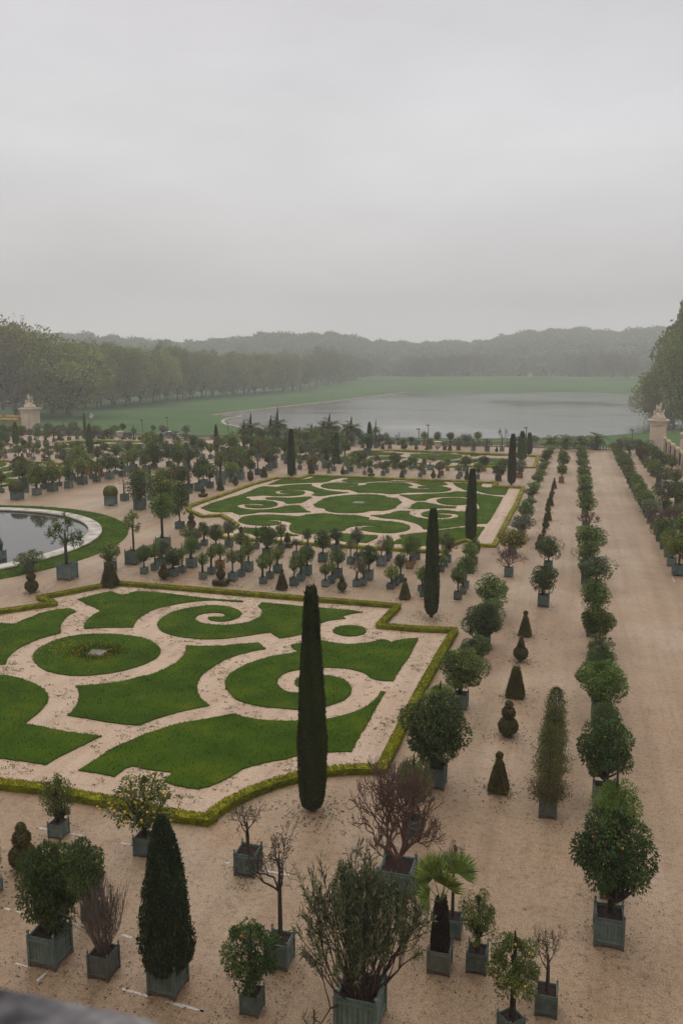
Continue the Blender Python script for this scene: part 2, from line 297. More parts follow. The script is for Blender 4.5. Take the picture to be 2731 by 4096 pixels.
w1 = noise(n_, l_, 1.0, 5, mp_.outputs[0], .65); bk = n_.new('ShaderNodeBump'); bk.inputs['Distance'].default_value = .5; l_.new(w1.outputs['Fac'], bk.inputs['Height'])
w2 = noise(n_, l_, .012, 3, g_.outputs['Object']); r_ = rampnode(n_, [(.36, (.03, .03, .03)), (.66, (.4, .4, .4))]); l_.new(w2.outputs['Fac'], r_.inputs[0]); l_.new(r_.outputs[0], bk.inputs['Strength']); l_.new(bk.outputs[0], b_.inputs['Normal'])
M['water'] = mm
sheet('lake_water', lake_w, -4.95, mm)
m = MB()
P = np.array([list(lake_w[k]) for k in [25, 26, 27, 0, 1, 2, 3, 4, 5, 6, 7, 8]])
kerbs = [P[:4], P[4:]]
for Q in kerbs:
    d = np.gradient(Q, axis=0); nrm = np.stack([-d[:, 1], d[:, 0]], 1); nrm /= np.linalg.norm(nrm, axis=1)[:, None]
    for a in range(len(Q) - 1):
        q = [Q[a] - nrm[a] * .5, Q[a + 1] - nrm[a + 1] * .5, Q[a + 1] + nrm[a + 1] * .5, Q[a] + nrm[a] * .5]
        v = [(*p, -5.2) for p in q] + [(*p, -4.5) for p in q]
        m.add(v, [(4, 5, 6, 7), (0, 1, 5, 4), (1, 2, 6, 5), (2, 3, 7, 6), (3, 0, 4, 7)])
tag(m.build('lake_kerb', plain('kerb_stone', (.30, .26, .2), (.46, .40, .32), .3, .9)), kind='structure')
# sandy patch on the far bank
pp = [GT(x, y) for x, y in [(2140, 1519), (2300, 1523), (2500, 1530), (2640, 1533), (2640, 1540), (2450, 1538), (2250, 1528)]]
m = MB(); m.add([(p[0], p[1], p[2] + .25) for p in pp], [list(range(len(pp)))[::-1]]); o = m.build('bare_earth_path', plain('dry_grass', (.15, .13, .06), (.22, .18, .09), .05, .9)); tag(o, kind='structure')
# terrace wall and coping the picture was taken from
ce = G(0, 3940, 14.42); YE = float(ce[1]) + .024
stm, n_, l_, b_ = newmat('lichen_stone')
t1 = noise(n_, l_, 13, 6); r_ = rampnode(n_, [(.36, (.02, .018, .022)), (.47, (.075, .07, .075)), (.57, (.13, .12, .125)), (.7, (.30, .29, .29))]); l_.new(t1.outputs['Fac'], r_.inputs[0])
t2 = noise(n_, l_, 7, 3); r2_ = rampnode(n_, [(.66, (0, 0, 0)), (.72, (1, 1, 1))]); l_.new(t2.outputs['Fac'], r2_.inputs[0])
l_.new(mixc(n_, l_, r2_.outputs[0], r_.outputs[0], (.26, .15, .02)), b_.inputs['Base Color']); b_.inputs['Roughness'].default_value = .95; bump(n_, l_, b_, t1.outputs['Fac'], .6, .03)
tw = empty('terrace_wall', (0, YE, 0), 'tall stone terrace wall below the lichen spotted coping at the bottom edge', 'wall')
m = MB()
for k in range(14): m.box(-160, 70, -.75, -.16 - .008 * (k % 2), k, k + .96)
m.box(-160, 70, -.75, -.2, -.5, 14.1); m.build('masonry', M['stone'], tw)
m = MB(); nxx = 400; xs = np.linspace(-30, 30, nxx); ed = .018 * rng.standard_normal(nxx); ed = np.convolve(ed, np.ones(5) / 5, 'same')
prof = [(-.75, 14.1), (-.75, 14.42), (-.08, 14.42), (-.02, 14.40), (0, 14.36), (0, 14.18), (-.06, 14.1)]
V = np.array([[(x, y + (e if y > -.5 else 0), z + (e * .3 if z > 14.3 else 0)) for y, z in prof] for x, e in zip(xs, ed)])
q = len(prof); i = np.arange(nxx - 1)[:, None] * q; j = np.arange(q)[None, :]
m.add(V, np.stack([i + j, i + q + j, i + q + (j + 1) % q, i + (j + 1) % q], -1).reshape(-1, 4)); m.build('coping', stm, tw)
m = MB(); m.box(-160, 70, -60, YE - .76, -.5, 13.35); tag(m.build('terrace_floor', M['gravel']), kind='structure')
# ---------------------------------------------------------------- smooth outlines traced on the ground
def outline(segs, z=0.0, closed=True, sub=5):
    pts, cor = [], []
    for k, s in segs:
        for w in s.split():
            c = w.endswith('c'); x, y = w.rstrip('c').split(','); pts.append(G(*px(k, float(x), float(y)), z)[:2]); cor.append(c)
    P = np.array(pts); n = len(P); o = []
    rngi = range(n) if closed else range(n - 1)
    for i in rngi:
        a, b = P[i], P[(i + 1) % n]
        p = a - (b - a) if cor[i] or (not closed and i == 0) else P[i - 1]
        q = b + (b - a) if cor[(i + 1) % n] or (not closed and i == n - 2) else P[(i + 2) % n]
        # centripetal-like damping keeps long spans from overshooting
        la = np.linalg.norm(b - a); ta = (b - p); tb = (q - a)
        ta = ta / (np.linalg.norm(ta) + 1e-9) * la; tb = tb / (np.linalg.norm(tb) + 1e-9) * la
        if cor[i] or (not closed and i == 0): ta = (b - a)
        if cor[(i + 1) % n] or (not closed and i == n - 2): tb = (b - a)
        for s in np.arange(sub) / sub:
            h1, h2, h3, h4 = 2*s**3 - 3*s**2 + 1, -2*s**3 + 3*s**2, s**3 - 2*s**2 + s, s**3 - s**2
            o.append(a * h1 + b * h2 + ta * h3 + tb * h4)
    if not closed: o.append(P[-1])
    return np.array(o)
def lawn(poly, dens, h, seedv, thick=.05):
    r = np.random.default_rng(seedv); poly = np.asarray(poly)
    poly = poly + r.standard_normal(poly.shape) * .012
    m = MB(); V = [(x, y, thick) for x, y in poly]; n = len(V)
    T = []
    for t in tessellate_polygon([[Vector((x, y, 0)) for x, y in poly]]):
        a, b, c = [Vector(V[i]) for i in t]; T.append(t if (b - a).cross(c - a).z > 0 else t[::-1])
    m.add(V, T, 0, .42)
    Vb = [(x, y, 0.002) for x, y in poly]; k = np.arange(n)
    m.add(V + Vb, np.stack([k, (k + 1) % n, n + (k + 1) % n, n + k], 1), 0, .33)
    lo, hi = poly.min(0), poly.max(0); ar = np.prod(hi - lo); q = int(min(ar * dens, 160000))
    P = lo + r.random((q, 2)) * (hi - lo); P = P[inside(poly, P)]
    if len(P):
        D = np.c_[r.standard_normal((len(P), 2)) * .55, np.ones(len(P))]
        hh = h * (.6 + .8 * r.random(len(P)))
        m.cards(np.c_[P, np.full(len(P), thick - .01)], D, hh, hh * .35, 0, np.clip(r.normal(.5, .3, len(P)), 0, 1), rng=r)
    # a fringe of longer blades along the cut edge
    seg = np.linalg.norm(np.roll(poly, -1, 0) - poly, axis=1); tot = seg.sum(); fq = int(min(tot * 26 * (1 if dens > 20 else .4), 6000)); cum = np.concatenate([[0], np.cumsum(seg)])
    u = r.random(fq) * tot; ii = np.clip(np.searchsorted(cum, u) - 1, 0, n - 1); w = (u - cum[ii]) / (seg[ii] + 1e-9)
    E = poly[ii] * (1 - w)[:, None] + np.roll(poly, -1, 0)[ii] * w[:, None]; E = E + r.standard_normal(E.shape) * .02
    D = np.c_[r.standard_normal((fq, 2)) * .9, np.ones(fq)]; hh = h * (.7 + r.random(fq))
    m.cards(np.c_[E, np.full(fq, .01)], D, hh, hh * .3, 0, .18 + r.random(fq) * .6, rng=r)
    return tag(m.build('lawn', M['grass']), kind='structure')
P1 = [
 [('K4', '492,232c 690,185 720,192 745,203 790,203 830,190 870,183 960,188 1100,203 1250,222 1400,235 1520,243c 1525,250c 1440,246 1330,240 1240,245 1140,258 1050,275 980,293 920,320 870,355 845,385 835,410c 750,410 640,412 532,419c 530,405 540,375 570,345 635,305c 590,282 550,265 520,248')],
 [('K4', '-150,400 -60,380 0,382 70,387 110,383 150,362 215,340c 245,325 300,310 370,297 430,292 460,300 478,312c 440,330 410,355 388,385 380,410 382,445c 320,462 240,485 160,520 100,555 60,590 40,625 35,641c -60,640 -150,560')],
 [('K4', '210,590 235,550 300,512 380,480 470,462 560,453 660,450 750,455 850,467 930,487 985,520 1007,555 990,595 940,625 880,650 800,675 700,695 600,708 520,713 430,710 350,697 280,675 230,640')],
 [('K4', '-100,705 0,708 50,713 120,728 190,752 240,775 280,800 305,840 295,880 265,925 220,965 155,1015c 250,1030 360,1055 470,1072 580,1085 637,1093c 560,1130 470,1175 370,1225 290,1272c 220,1262 150,1250 0,1230 -150,1205 -200,900')],
 [('K4', '1170,525c 1300,528 1450,525'), ('K5', '0,525 100,515 210,505c 255,545c 200,553 120,572 60,590 0,612'), ('K4', '1340,655 1270,705 1240,755 1238,800 1255,850 1315,900c 1240,915 1150,935 1060,960 960,990 890,1018 860,1023c 760,1015 640,998 540,980 425,962c 460,930 485,890 497,845 495,810 480,775c 560,772 640,765 760,750 850,728 950,705 1010,682 1060,657 1100,635 1140,600 1165,560')],
 [('K4', '990,385 1000,420 1040,445 1110,465 1190,475 1290,483 1400,480'), ('K5', '60,472 150,460 230,448 285,440c 340,478c 400,470 480,452 540,415 600,383 660,365 755,355c 735,338c 790,325 865,313c 780,302 700,295 610,288 500,280 400,268 300,260 235,253c 208,275c 232,300 235,320 210,350 150,375 80,388'), ('K4', '1411,395 1340,393 1280,385 1240,372 1222,355 1235,338 1270,325 1330,317 1380,318 1408,325 1410,338 1390,345 1350,343 1308,346c 1310,358 1330,367 1380,372 1440,367 1490,350 1513,330 1510,312 1480,295 1430,280 1360,272 1300,272 1200,285 1110,305 1040,335 1000,365')],
 [('K5', '677,435 690,415 740,400 800,398 860,408 884,428 870,450 820,463 760,464 700,450')],
 [('K5', '415,520c 425,540 465,560c 400,575 300,590 180,625 90,665 30,705 3,755 20,810 90,870 180,895 270,910 360,918 450,925 540,922 630,905 700,885 760,855 790,810 780,770 740,735 690,720 630,712 540,712 470,725 440,750 452,778 500,785 570,775 612,768c 628,785 600,805 530,820 420,820 370,805 335,775 328,745 350,712 400,688 470,675 540,665 610,662 740,665 810,677 870,695 910,722 950,738 1053,747c 1080,700 1110,650 1150,600 1185,530 1212,478c 1130,482 1075,492 1040,503c 1010,490 985,485 940,497 880,508 800,515 720,512 640,500 590,490 530,495 470,508')],
 [('K5', '975,812c 1003,815c 960,890 920,960 890,1020 850,1080 820,1130 790,1190c 640,1193 460,1215 380,1235 250,1260 120,1296'), ('K1', '1480,150 1400,195 1320,230 1240,250c 1130,232 1030,200c 1085,145c 960,130 830,105c 790,120 720,170c 600,148 495,130c'), ('K4', '600,1240 700,1175 800,1130 900,1085 1010,1050 1100,1020 1200,1000 1290,985 1400,965 1470,952c'), ('K5', '120,972 200,987 290,997 380,998 450,998 560,995 640,985 720,968 800,945 870,915 930,875 960,840')],
]
P2 = [
 [('B2', '455,408c 540,372 700,322 850,278 1000,218 1080,217 1130,220 1200,208 1300,200 1450,195c 1445,207 1475,222 1560,245 1640,258 1780,272c 1650,287 1524,303 1450,295c 1475,280 1455,262 1400,250 1300,246 1210,248 1150,255 1118,266 1130,278 1190,286 1250,284 1285,276c 1230,279 1180,275 1167,265 1190,256 1240,251 1310,252 1370,258 1388,275 1360,290 1290,300 1200,303 1100,302 1010,297 940,303 870,308 857,318c 890,328 905,340 980,340 1050,343 1110,352 1142,375 1130,392 1060,408 950,411 870,403 850,390 880,380 950,384 1000,388c 1025,383 1000,376 940,371 860,374 800,382 780,394 790,402 840,415 930,424 1040,422 1130,410 1200,395 1260,386 1335,383c 1380,420 1440,447c 1270,452 1200,452 1000,448 900,460 800,472c 735,445c 600,447 540,440')],
 [('B2', '1035,325c 1060,315 1150,315 1250,318 1350,312 1430,307 1452,318c 1400,340 1360,362 1300,368 1230,370 1190,350 1120,338 1050,332')],
 [('B3', '122,378c 180,345 240,318 370,300 500,290 640,288 740,298 790,315 870,322c 912,360c 860,395 850,412 740,435 700,433 620,437 560,450 450,455 330,452 240,435 218,412c 150,405')],
 [('B3', '-290,203c -150,152 -44,157 60,150 150,130 250,133 383,138c 280,158c 255,170 200,180 100,183 0,187 -150,195')],
 [('B3', '370,165c 420,150 470,142 600,148 780,158 830,168 940,172 1100,172 1280,175c 1320,200c 1250,208 1100,205 1050,190 1000,180 900,176 760,170 680,172 600,178 560,183 450,180')],
 [('B3', '188,212 210,195 270,185 350,182 430,183 500,190 522,200 500,210 440,212 382,209c 440,217 500,215 560,205 600,197c 600,190 680,181 760,179 850,180 930,183 980,195c 1005,210c 970,218 985,230 1040,237 1100,240 1150,238 1170,230c 1100,232 1055,228 1060,218 1120,212 1200,212 1280,218 1340,232 1353,245 1320,258 1240,268 1100,270 960,272 870,282 800,283 700,275 600,272 530,272 490,262 440,245c 350,243 260,237 205,225')],
 [('B3', '1368,185c 1456,186 1632,190c 1620,208 1645,224 1771,224 1865,230c 1834,293c 1708,287 1620,268 1569,255 1480,250 1440,232c 1400,215')],
 [('B3', '890,293c 1000,290 1150,283 1300,275 1400,262 1480,264 1569,277 1708,298 1815,312c 1771,394 1720,482 1676,549c 1610,552 1480,566 1300,590 1180,600 1103,600c 1090,580 1040,550 950,525 860,510 755,502c 700,492 630,475c 760,468 850,445 920,435 990,437c 975,455 1000,480 1080,500 1200,512 1320,508 1400,495 1420,483 1390,465 1310,457 1225,461 1290,470c 1340,474 1357,482 1310,495 1220,498 1120,488 1085,468 1120,445 1200,432 1300,428 1400,440 1500,440 1590,425 1613,412c 1600,390 1580,360 1545,330 1485,312 1350,310 1230,313 1160,325 1120,343c 1025,345c 1000,335 950,315')],
 [('B3', '1222,345 1260,325 1340,318 1440,320 1520,338 1530,355 1485,378 1360,383 1270,372')],
 [('B3', '975,415c 1040,360 1100,357 1200,375 1300,390 1400,395c 1390,412c 1250,412 1100,418')],
 [('B2', '797,520 820,495 880,480 980,472 1100,470 1220,477 1330,483 1400,470 1500,460'), ('B3', '224,458 350,470 515,475c 620,500c 610,517c 720,523 850,535 930,550 983,580 970,605 900,625 800,635 700,630 600,617 545,600 580,580 650,577 728,584c 660,570 560,568 470,577 415,595 400,612c 372,612 250,632 100,642 0,646'), ('B2', '1330,640 1265,622 1250,572 1272,552 1250,538 1180,523 1100,517 1025,523c 1080,525 1140,530 1170,547 1140,560 1060,567 950,565 850,552 800,532')],
 [('B2', '783,585c 900,588 1040,590 1100,600 1150,630 1250,640 1335,658c 1100,668 950,655 800,610')],
 [('B3', '350,650 420,640 600,650 680,655 690,675 600,722c 400,710 330,690')],
 [('B3', '888,658c 1000,640 1150,625 1240,610 1400,590 1569,579 1651,583c 1600,658 1575,709c 1440,715 1300,730 1140,750 950,735 820,730c 860,700 912,682c')],
]
P3 = [
 [('C7', '550,482 600,465 760,470 880,478 925,488 850,497 720,495 640,502 600,494')], [('C7', '775,455c 900,452 1000,457 1210,466 1190,474 1050,472 900,466')],
 [('C7', '985,490 1080,483 1200,480 1330,484 1430,494 1445,512 1400,528 1300,538 1150,537 1060,522')], [('C7', '1265,468 1350,467 1350,477 1270,477')],
 [('C7', '1410,472 1500,468 1600,476 1700,482 1700,490 1550,492 1440,488')], [('C7', '640,515 760,508 900,512 950,520 850,530 700,540 640,535')],
 [('C7', '1340,548 1450,540 1568,548 1568,560 1450,565 1350,560')], [('D', '70,224 150,215 250,220 335,216 330,206 150,203 0,199 0,206 60,210')], [('D', '60,245 200,238 300,245 290,262 150,265 60,260')], [('D', '100,275 250,270 330,278 300,290 150,288')],
 [('C7', '700,565 900,560 1100,568 1000,580 800,582')],
]
PL = [
 [('L1', '-120,670 0,668 60,672 105,695 60,725 0,738 -120,740')], [('L1', '-120,770 0,765 80,745 165,742 165,800 60,810 -60,805')], [('L1', '90,850 170,825 330,830 450,800 470,830 300,880 190,900 80,880')],
 [('L1', '380,700c 420,682 500,690 540,705 470,735 400,735')], [('L1', '600,745 660,730 700,750 640,790 590,790')], [('L1', '-60,880 80,900 200,930 420,930 200,985 40,975 -80,940')],
 [('L1', '1065,350 1180,345 1340,342 1350,380 1200,390 1075,372')], [('L1', '1060,395 1180,400 1350,398 1355,432 1200,440 1070,436')], [('L1', '1020,455 1170,450 1200,485 1100,490 1030,480')],
 [('L2', '-60,350 60,345 130,362 60,380 -60,385')], [('L2', '190,385 300,372 450,375 700,378 760,400 700,435 450,445 250,440 180,415')], [('L2', '60,335 250,328 450,335 650,345 700,352 500,360 300,352 150,345')],
 [('L2', '780,350 900,345 980,352 900,362 790,360')], [('L2', '190,460 400,455 650,460 640,500 400,505 200,495')], [('L1', '1460,345 1568,340 1640,350 1568,372 1470,372')],
]
for s, (ps, dens, h) in enumerate(((P1, 75, .075), (P2, 9, .11), (P3, 2.5, .14), (PL, 2.5, .14))):
    for k, segs in enumerate(ps): lawn(outline(segs), dens, h, s * 50 + k)
# hedges: low clipped box along each compartment
def hedge(segs, label, w=.37, h=.27, closed=False, step=.22, leaf=.05, dens=760, seedv=1):
    r = np.random.default_rng(seedv); P = []
    raw = []
    for k, s in segs:
        for t in s.split():
            x, y = t.split(','); raw.append(G(*px(k, float(x), float(y)), .2)[:2])
    raw = np.array(raw); pts = [raw[0]]
    for a, b in zip(raw[:-1], raw[1:]):
        q = max(1, int(np.linalg.norm(b - a) / step)); pts += [a + (b - a) * (i + 1) / q for i in range(q)]
    P = np.array(pts); d = np.gradient(P, axis=0); d /= np.linalg.norm(d, axis=1)[:, None] + 1e-9; nr = np.stack([-d[:, 1], d[:, 0]], 1)
    prof = np.array([(-.5, 0), (-.53, .5), (-.5, .93), (-.38, 1), (0, 1.02), (.38, 1), (.5, .93), (.53, .5), (.5, 0)]); q = len(prof)
    wj = w * (1 + .08 * r.standard_normal((len(P), q))); hj = h * (1 + .05 * r.standard_normal((len(P), q)))
    V = np.concatenate([P[:, None, :] + nr[:, None, :] * (prof[:, 0] * wj)[..., None], (prof[:, 1] * hj)[..., None]], -1)
    m = MB(); i = np.arange(len(P) - 1)[:, None] * q; j = np.arange(q - 1)[None, :]
    f = np.stack([i + j, i + q + j, i + q + j + 1, i + j + 1], -1).reshape(-1, 4); jj = np.tile(np.arange(q - 1), len(P) - 1)
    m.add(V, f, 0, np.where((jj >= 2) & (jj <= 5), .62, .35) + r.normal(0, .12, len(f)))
    Ln = len(P) * step; c = int(min(Ln * dens * .9, 90000)); ii = r.integers(0, len(P), c); u = r.random(c); side = u > .5
    off = np.where(side, (r.random(c) - .5) * 1.0, np.sign(r.random(c) - .5) * .52); z = np.where(side, h * 1.0, h * r.random(c))
    Q = np.c_[P[ii] + nr[ii] * (off * w)[:, None] + d[ii] * ((r.random(c) - .5) * step)[:, None], z]
    D = np.c_[nr[ii] * np.where(side, 0, np.sign(off))[:, None], np.where(side, 1, .3)] + r.standard_normal((c, 3)) * .6
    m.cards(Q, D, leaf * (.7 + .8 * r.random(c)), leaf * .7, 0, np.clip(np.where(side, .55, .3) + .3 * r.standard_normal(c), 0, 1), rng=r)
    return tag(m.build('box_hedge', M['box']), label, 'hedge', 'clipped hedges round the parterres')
hedge([('K4', '-700,405 -300,350 0,303 150,281 270,262 345,254 300,232 250,215 430,182 725,124 1000,145 1300,170 1568,193'), ('K5', '300,205 700,236 1085,268 965,390 1200,410 1440,420 1330,605 1230,785 1130,985 1020,1205 985,1288 900,1285 780,1288 640,1300'), ('K2', '620,158 480,195 330,250 200,312 90,382 55,425'), ('K1', '1315,428 1150,410 1000,385 720,320 500,280 250,230 0,203 -300,160 -700,110')], 'low yellow green clipped hedge outlining the parterre nearest the terrace', seedv=3)
hedge([('B2', '350,425 480,478 640,466 785,553 700,598 560,652 700,667 1000,692'), ('B3', '30,718 380,743 560,753 850,772 1130,788 1280,790 1360,725'), ('D', '20,814 115,850 222,855 275,752 330,650 380,560 430,442 300,437 215,433 245,408 80,403'), ('B3', '1500,165 1000,150 500,128 80,112'), ('B2', '1420,113 1340,138 1125,135 900,197 620,297 355,385 350,425')], 'low clipped hedge round the middle parterre of scrolls beyond the small tubs', dens=90, leaf=.07, step=.4, seedv=4)
hedge([('D', '450,299 510,297 535,220 300,210 0,194'), ('C7', '1200,458 735,447 710,456 530,452 415,492 370,520')], 'far low hedge round the lawn with the stone urn near the palms', dens=20, leaf=.12, step=.8, seedv=5)
hedge([('D', '450,299 250,294 0,289'), ('C7', '1300,597 1000,592 700,586 560,580 480,560')], 'low hedge along the near side of the lawn with the stone urn beside the palms', dens=20, leaf=.12, step=.8, seedv=6)
hedge([('L1', '-200,630 0,637 300,648 700,662 900,680 1160,692')], 'low hedge behind the clipped dome beyond the pond', dens=20, leaf=.12, step=.8, seedv=7)
hedge([('L1', '-200,1090 0,1030 160,1000 330,960 480,935')], 'low hedge just behind the clipped dome at the pond side', dens=30, leaf=.1, step=.6, seedv=8)
hedge([('L1', '900,352 1150,330 1350,322 1568,312'), ('L2', '-14,312 250,318 600,330 900,340 1100,352')], 'far low hedge before the balustrade by the park lawn', dens=12, leaf=.14, step=.8, seedv=9)
hedge([('L1', '520,460 750,480 1000,490 1200,495')], 'low hedge in front of the lawn with the far stone urn beyond the pond', dens=12, leaf=.14, step=.8, seedv=10)
# finer, paler gravel inside the two near compartments
q = [G(*px(*a), 0)[:2] for a in [('K4', -700, 405), ('K4', 0, 305), ('K4', 340, 258), ('K4', 252, 220), ('K4', 725, 127), ('K5', 300, 208), ('K5', 1083, 270), ('K5', 965, 392), ('K5', 1438, 423), ('K5', 1130, 990), ('K5', 985, 1292), ('K5', 780, 1292), ('K2', 620, 163), ('K2', 480, 200), ('K2', 330, 255), ('K2', 200, 317), ('K2', 90, 387), ('K1', 1315, 433), ('K1', 1000, 390), ('K1', 500, 285), ('K1', 0, 207), ('K1', -700, 115)]]
sheet('parterre_path', q, .004, M['fine']); PATH1 = np.array(q)
q = [G(*px(*a), 0)[:2] for a in [('B2', 350, 427), ('B2', 480, 480), ('B2', 640, 468), ('B2', 785, 555), ('B2', 560, 654), ('B2', 1000, 694), ('B3', 380, 745), ('B3', 1130, 790), ('B3', 1280, 792), ('B3', 1360, 727), ('D', 115, 852), ('D', 222, 857), ('D', 430, 444), ('D', 215, 435), ('D', 245, 410), ('D', 80, 405), ('B3', 1000, 152), ('B3', 80, 114), ('B2', 1340, 140), ('B2', 1125, 137), ('B2', 620, 299)]]
sheet('parterre_path', q, .004, M['fine']); PATH2 = np.array(q)
# ---------------------------------------------------------------- round pond
rimp = np.array([G(*px('A1', *p), .22)[:2] for p in [(300, 968), (600, 1015), (800, 1070), (918, 1160), (850, 1265), (700, 1330), (380, 1420), (0, 1505)]])
A_ = np.c_[2 * rimp, np.ones(len(rimp))]; s_ = np.linalg.lstsq(A_, (rimp ** 2).sum(1), rcond=None)[0]; PC = s_[:2]; PR = math.sqrt(s_[2] + (PC ** 2).sum())
def ring(r): a = np.linspace(0, 2 * math.pi, 97)[:-1]; return np.c_[PC[0] + r * np.cos(a), PC[1] + r * np.sin(a)]
m = MB(); m.lathe([(PR, 0), (PR, .2), (PR - .08, .25), (PR - 1.15, .25), (PR - 1.2, .2), (PR - 1.2, -.5)], 96, loc=(PC[0], PC[1], 0), smooth=False)
mm, n_, l_, b_ = newmat('basin_stone'); t_ = noise(n_, l_, .9, 5); r_ = rampnode(n_, [(.3, (.22, .19, .16)), (.55, (.46, .42, .36)), (.75, (.58, .54, .47))]); l_.new(t_.outputs['Fac'], r_.inputs[0])
sp_ = n_.new('ShaderNodeSeparateXYZ'); g_ = n_.new('ShaderNodeTexCoord'); l_.new(g_.outputs['Object'], sp_.inputs[0]); r2_ = rampnode(n_, [(.49, (.13, .095, .06)), (.55, (1, 1, 1))])
ad_ = n_.new('ShaderNodeMath'); ad_.operation = 'ADD'; ad_.inputs[1].default_value = .4; l_.new(sp_.outputs['Z'], ad_.inputs[0]); l_.new(ad_.outputs[0], r2_.inputs[0])
l_.new(mixc(n_, l_, 1.0, r_.outputs[0], r2_.outputs[0], 'MULTIPLY'), b_.inputs['Base Color']); b_.inputs['Roughness'].default_value = .9
root = empty('round_pond', (PC[0], PC[1], 0), 'round stone rimmed pond with still grey water ringed by grass', 'pond')
o = m.build('stone_rim', mm, root); o.location = (-PC[0], -PC[1], 0)
pw, n_, l_, b_ = newmat('pond_water'); b_.inputs['Base Color'].default_value = (.035, .036, .03, 1); b_.inputs['Roughness'].default_value = .04; bump(n_, l_, b_, noise(n_, l_, .8, 3).outputs['Fac'], .03, .03)
m = MB(); a = ring(PR - 1.19); m.add(np.c_[a - PC, np.full(96, .03)], [list(range(96))]); m.build('water', pw, root)
m = MB(); a0, a1 = ring(PR + .02), ring(PR + 2.35); k = np.arange(96); r = rng
V = np.r_[np.c_[a0, np.full(96, .05)], np.c_[a1, np.full(96, .04)], np.c_[a1, np.full(96, .0)]]
m.add(V, np.r_[np.stack([k, 96 + k, 96 + (k + 1) % 96, (k + 1) % 96], 1), np.stack([96 + k, 192 + k, 192 + (k + 1) % 96, 96 + (k + 1) % 96], 1)], 0, .45)
th = rng.random(9000) * 6.283; rr = PR + .03 + rng.random(9000) * 2.4; m.cards(np.c_[PC[0] + rr * np.cos(th), PC[1] + rr * np.sin(th), np.full(9000, .03)], np.c_[rng.standard_normal((9000, 2)) * .5, np.ones(9000)], .11, .04, 0, rng=rng)
tag(m.build('lawn', M['grass']), kind='structure')
# ---------------------------------------------------------------- plaques, chalk marks, litter
def plaque(k, pts, label):
    m = MB(); p = [G(*px(k, *a), .08) for a in pts]; c = sum(p) / len(p); n = len(p)
    m.add([*[(q[0], q[1], .09) for q in p], *[(q[0], q[1], 0.0) for q in p]], [list(range(n))[::-1]]); i = np.arange(n); m.add([*[(q[0], q[1], .09) for q in p], *[(q[0], q[1], 0.0) for q in p]], np.stack([i, (i + 1) % n, n + (i + 1) % n, n + i], 1))
    tag(m.build('stone_slab', M['stonedark']), label, 'slab')
plaque('K4', [(580, 545), (672, 552), (650, 587), (545, 585)], 'grey square stone slab sunk in the middle of the round lawn with yellow flowers')
a = np.arange(14) * 2 * math.pi / 14; plaque('B3', [(525 + 55 * math.cos(t), 357 + 9 * math.sin(t)) for t in a], 'grey round stone slab in the centre of the lobed lawn of the middle parterre')
plaque('K2', [(950, 600), (985, 600), (990, 625), (955, 625)], 'small grey stone cover in the gravel beyond the oleander')
cl = [('K1', 250, 490, 305, 500), ('K1', 445, 525, 520, 538), ('K1', 0, 985, 130, 1020), ('K1', 340, 1060, 530, 1105), ('K1', 735, 1150, 830, 1180), ('K1', 100, 1340, 195, 1362), ('K1', 300, 1390, 200, 1480), ('K1', 770, 1500, 930, 1545), ('K1', 1040, 1580, 1280, 1640), ('K1', 760, 585, 835, 598), ('K1', 1090, 645, 1122, 655), ('K2', 160, 705, 210, 720), ('K2', 395, 755, 560, 785), ('K2', 0, 1630, 28, 1640), ('K2', 1390, 540, 1425, 545),
      ('RG', 0, 395, 210, 412), ('RG', 180, 343, 300, 350), ('RG', 650, 608, 930, 630), ('RG', 600, 785, 810, 800), ('RG', 200, 750, 290, 765), ('RG', 840, 460, 970, 475), ('RG', 930, 395, 1030, 405), ('R5', 505, 683, 552, 688), ('E', 760, 175, 835, 188), ('D', 1490, 1085, 1505, 1120), ('A1', 1110, 1520, 1200, 1512), ('B2', 340, 1050, 410, 1052)]
for k, x0, y0, x1, y1 in cl:
    p, q = G(*px(k, x0, y0)), G(*px(k, x1, y1)); d = (q - p)[:2]; Ln = np.linalg.norm(d); d /= Ln; nr = np.array([-d[1], d[0]]); m = MB(); ns_ = max(3, int(Ln / .12))
    t = np.linspace(0, Ln, ns_); w = .035 + .012 * rng.standard_normal(ns_)
    V = np.r_[np.c_[p[:2] + d * t[:, None] + nr * w[:, None], np.full(ns_, .007)], np.c_[p[:2] + d * t[:, None] - nr * w[:, None], np.full(ns_, .007)]]
    i = np.arange(ns_ - 1); keep = rng.random(ns_ - 1) > .12; m.add(V, np.stack([i, ns_ + i, ns_ + i + 1, i + 1], 1)[keep]); tag(m.build('chalk_marking', M['chalk']), kind='structure')
m = MB()                                                    # fallen leaves, grit and seedlings
c = 21000; Y_ = 15 + 55 * rng.random(c) ** 2; X_ = -45 + 62 * rng.random(c); P = np.c_[X_, Y_]; P = P[~inside(PATH1, P)]
cl_ = np.sin(P[:, 0] * 1.3 + np.sin(P[:, 1] * .9) * 2) * np.sin(P[:, 1] * 1.1 + np.cos(P[:, 0] * .7) * 2); P = P[rng.random(len(P)) < .3 + .7 * np.clip(cl_ + .1, 0, 1)]
m.cards(np.c_[P, np.full(len(P), .012)], np.c_[rng.standard_normal((len(P), 2)), rng.random(len(P)) * .5], .02 + .05 * rng.random(len(P)) ** 2, .035, 0, rng=rng)
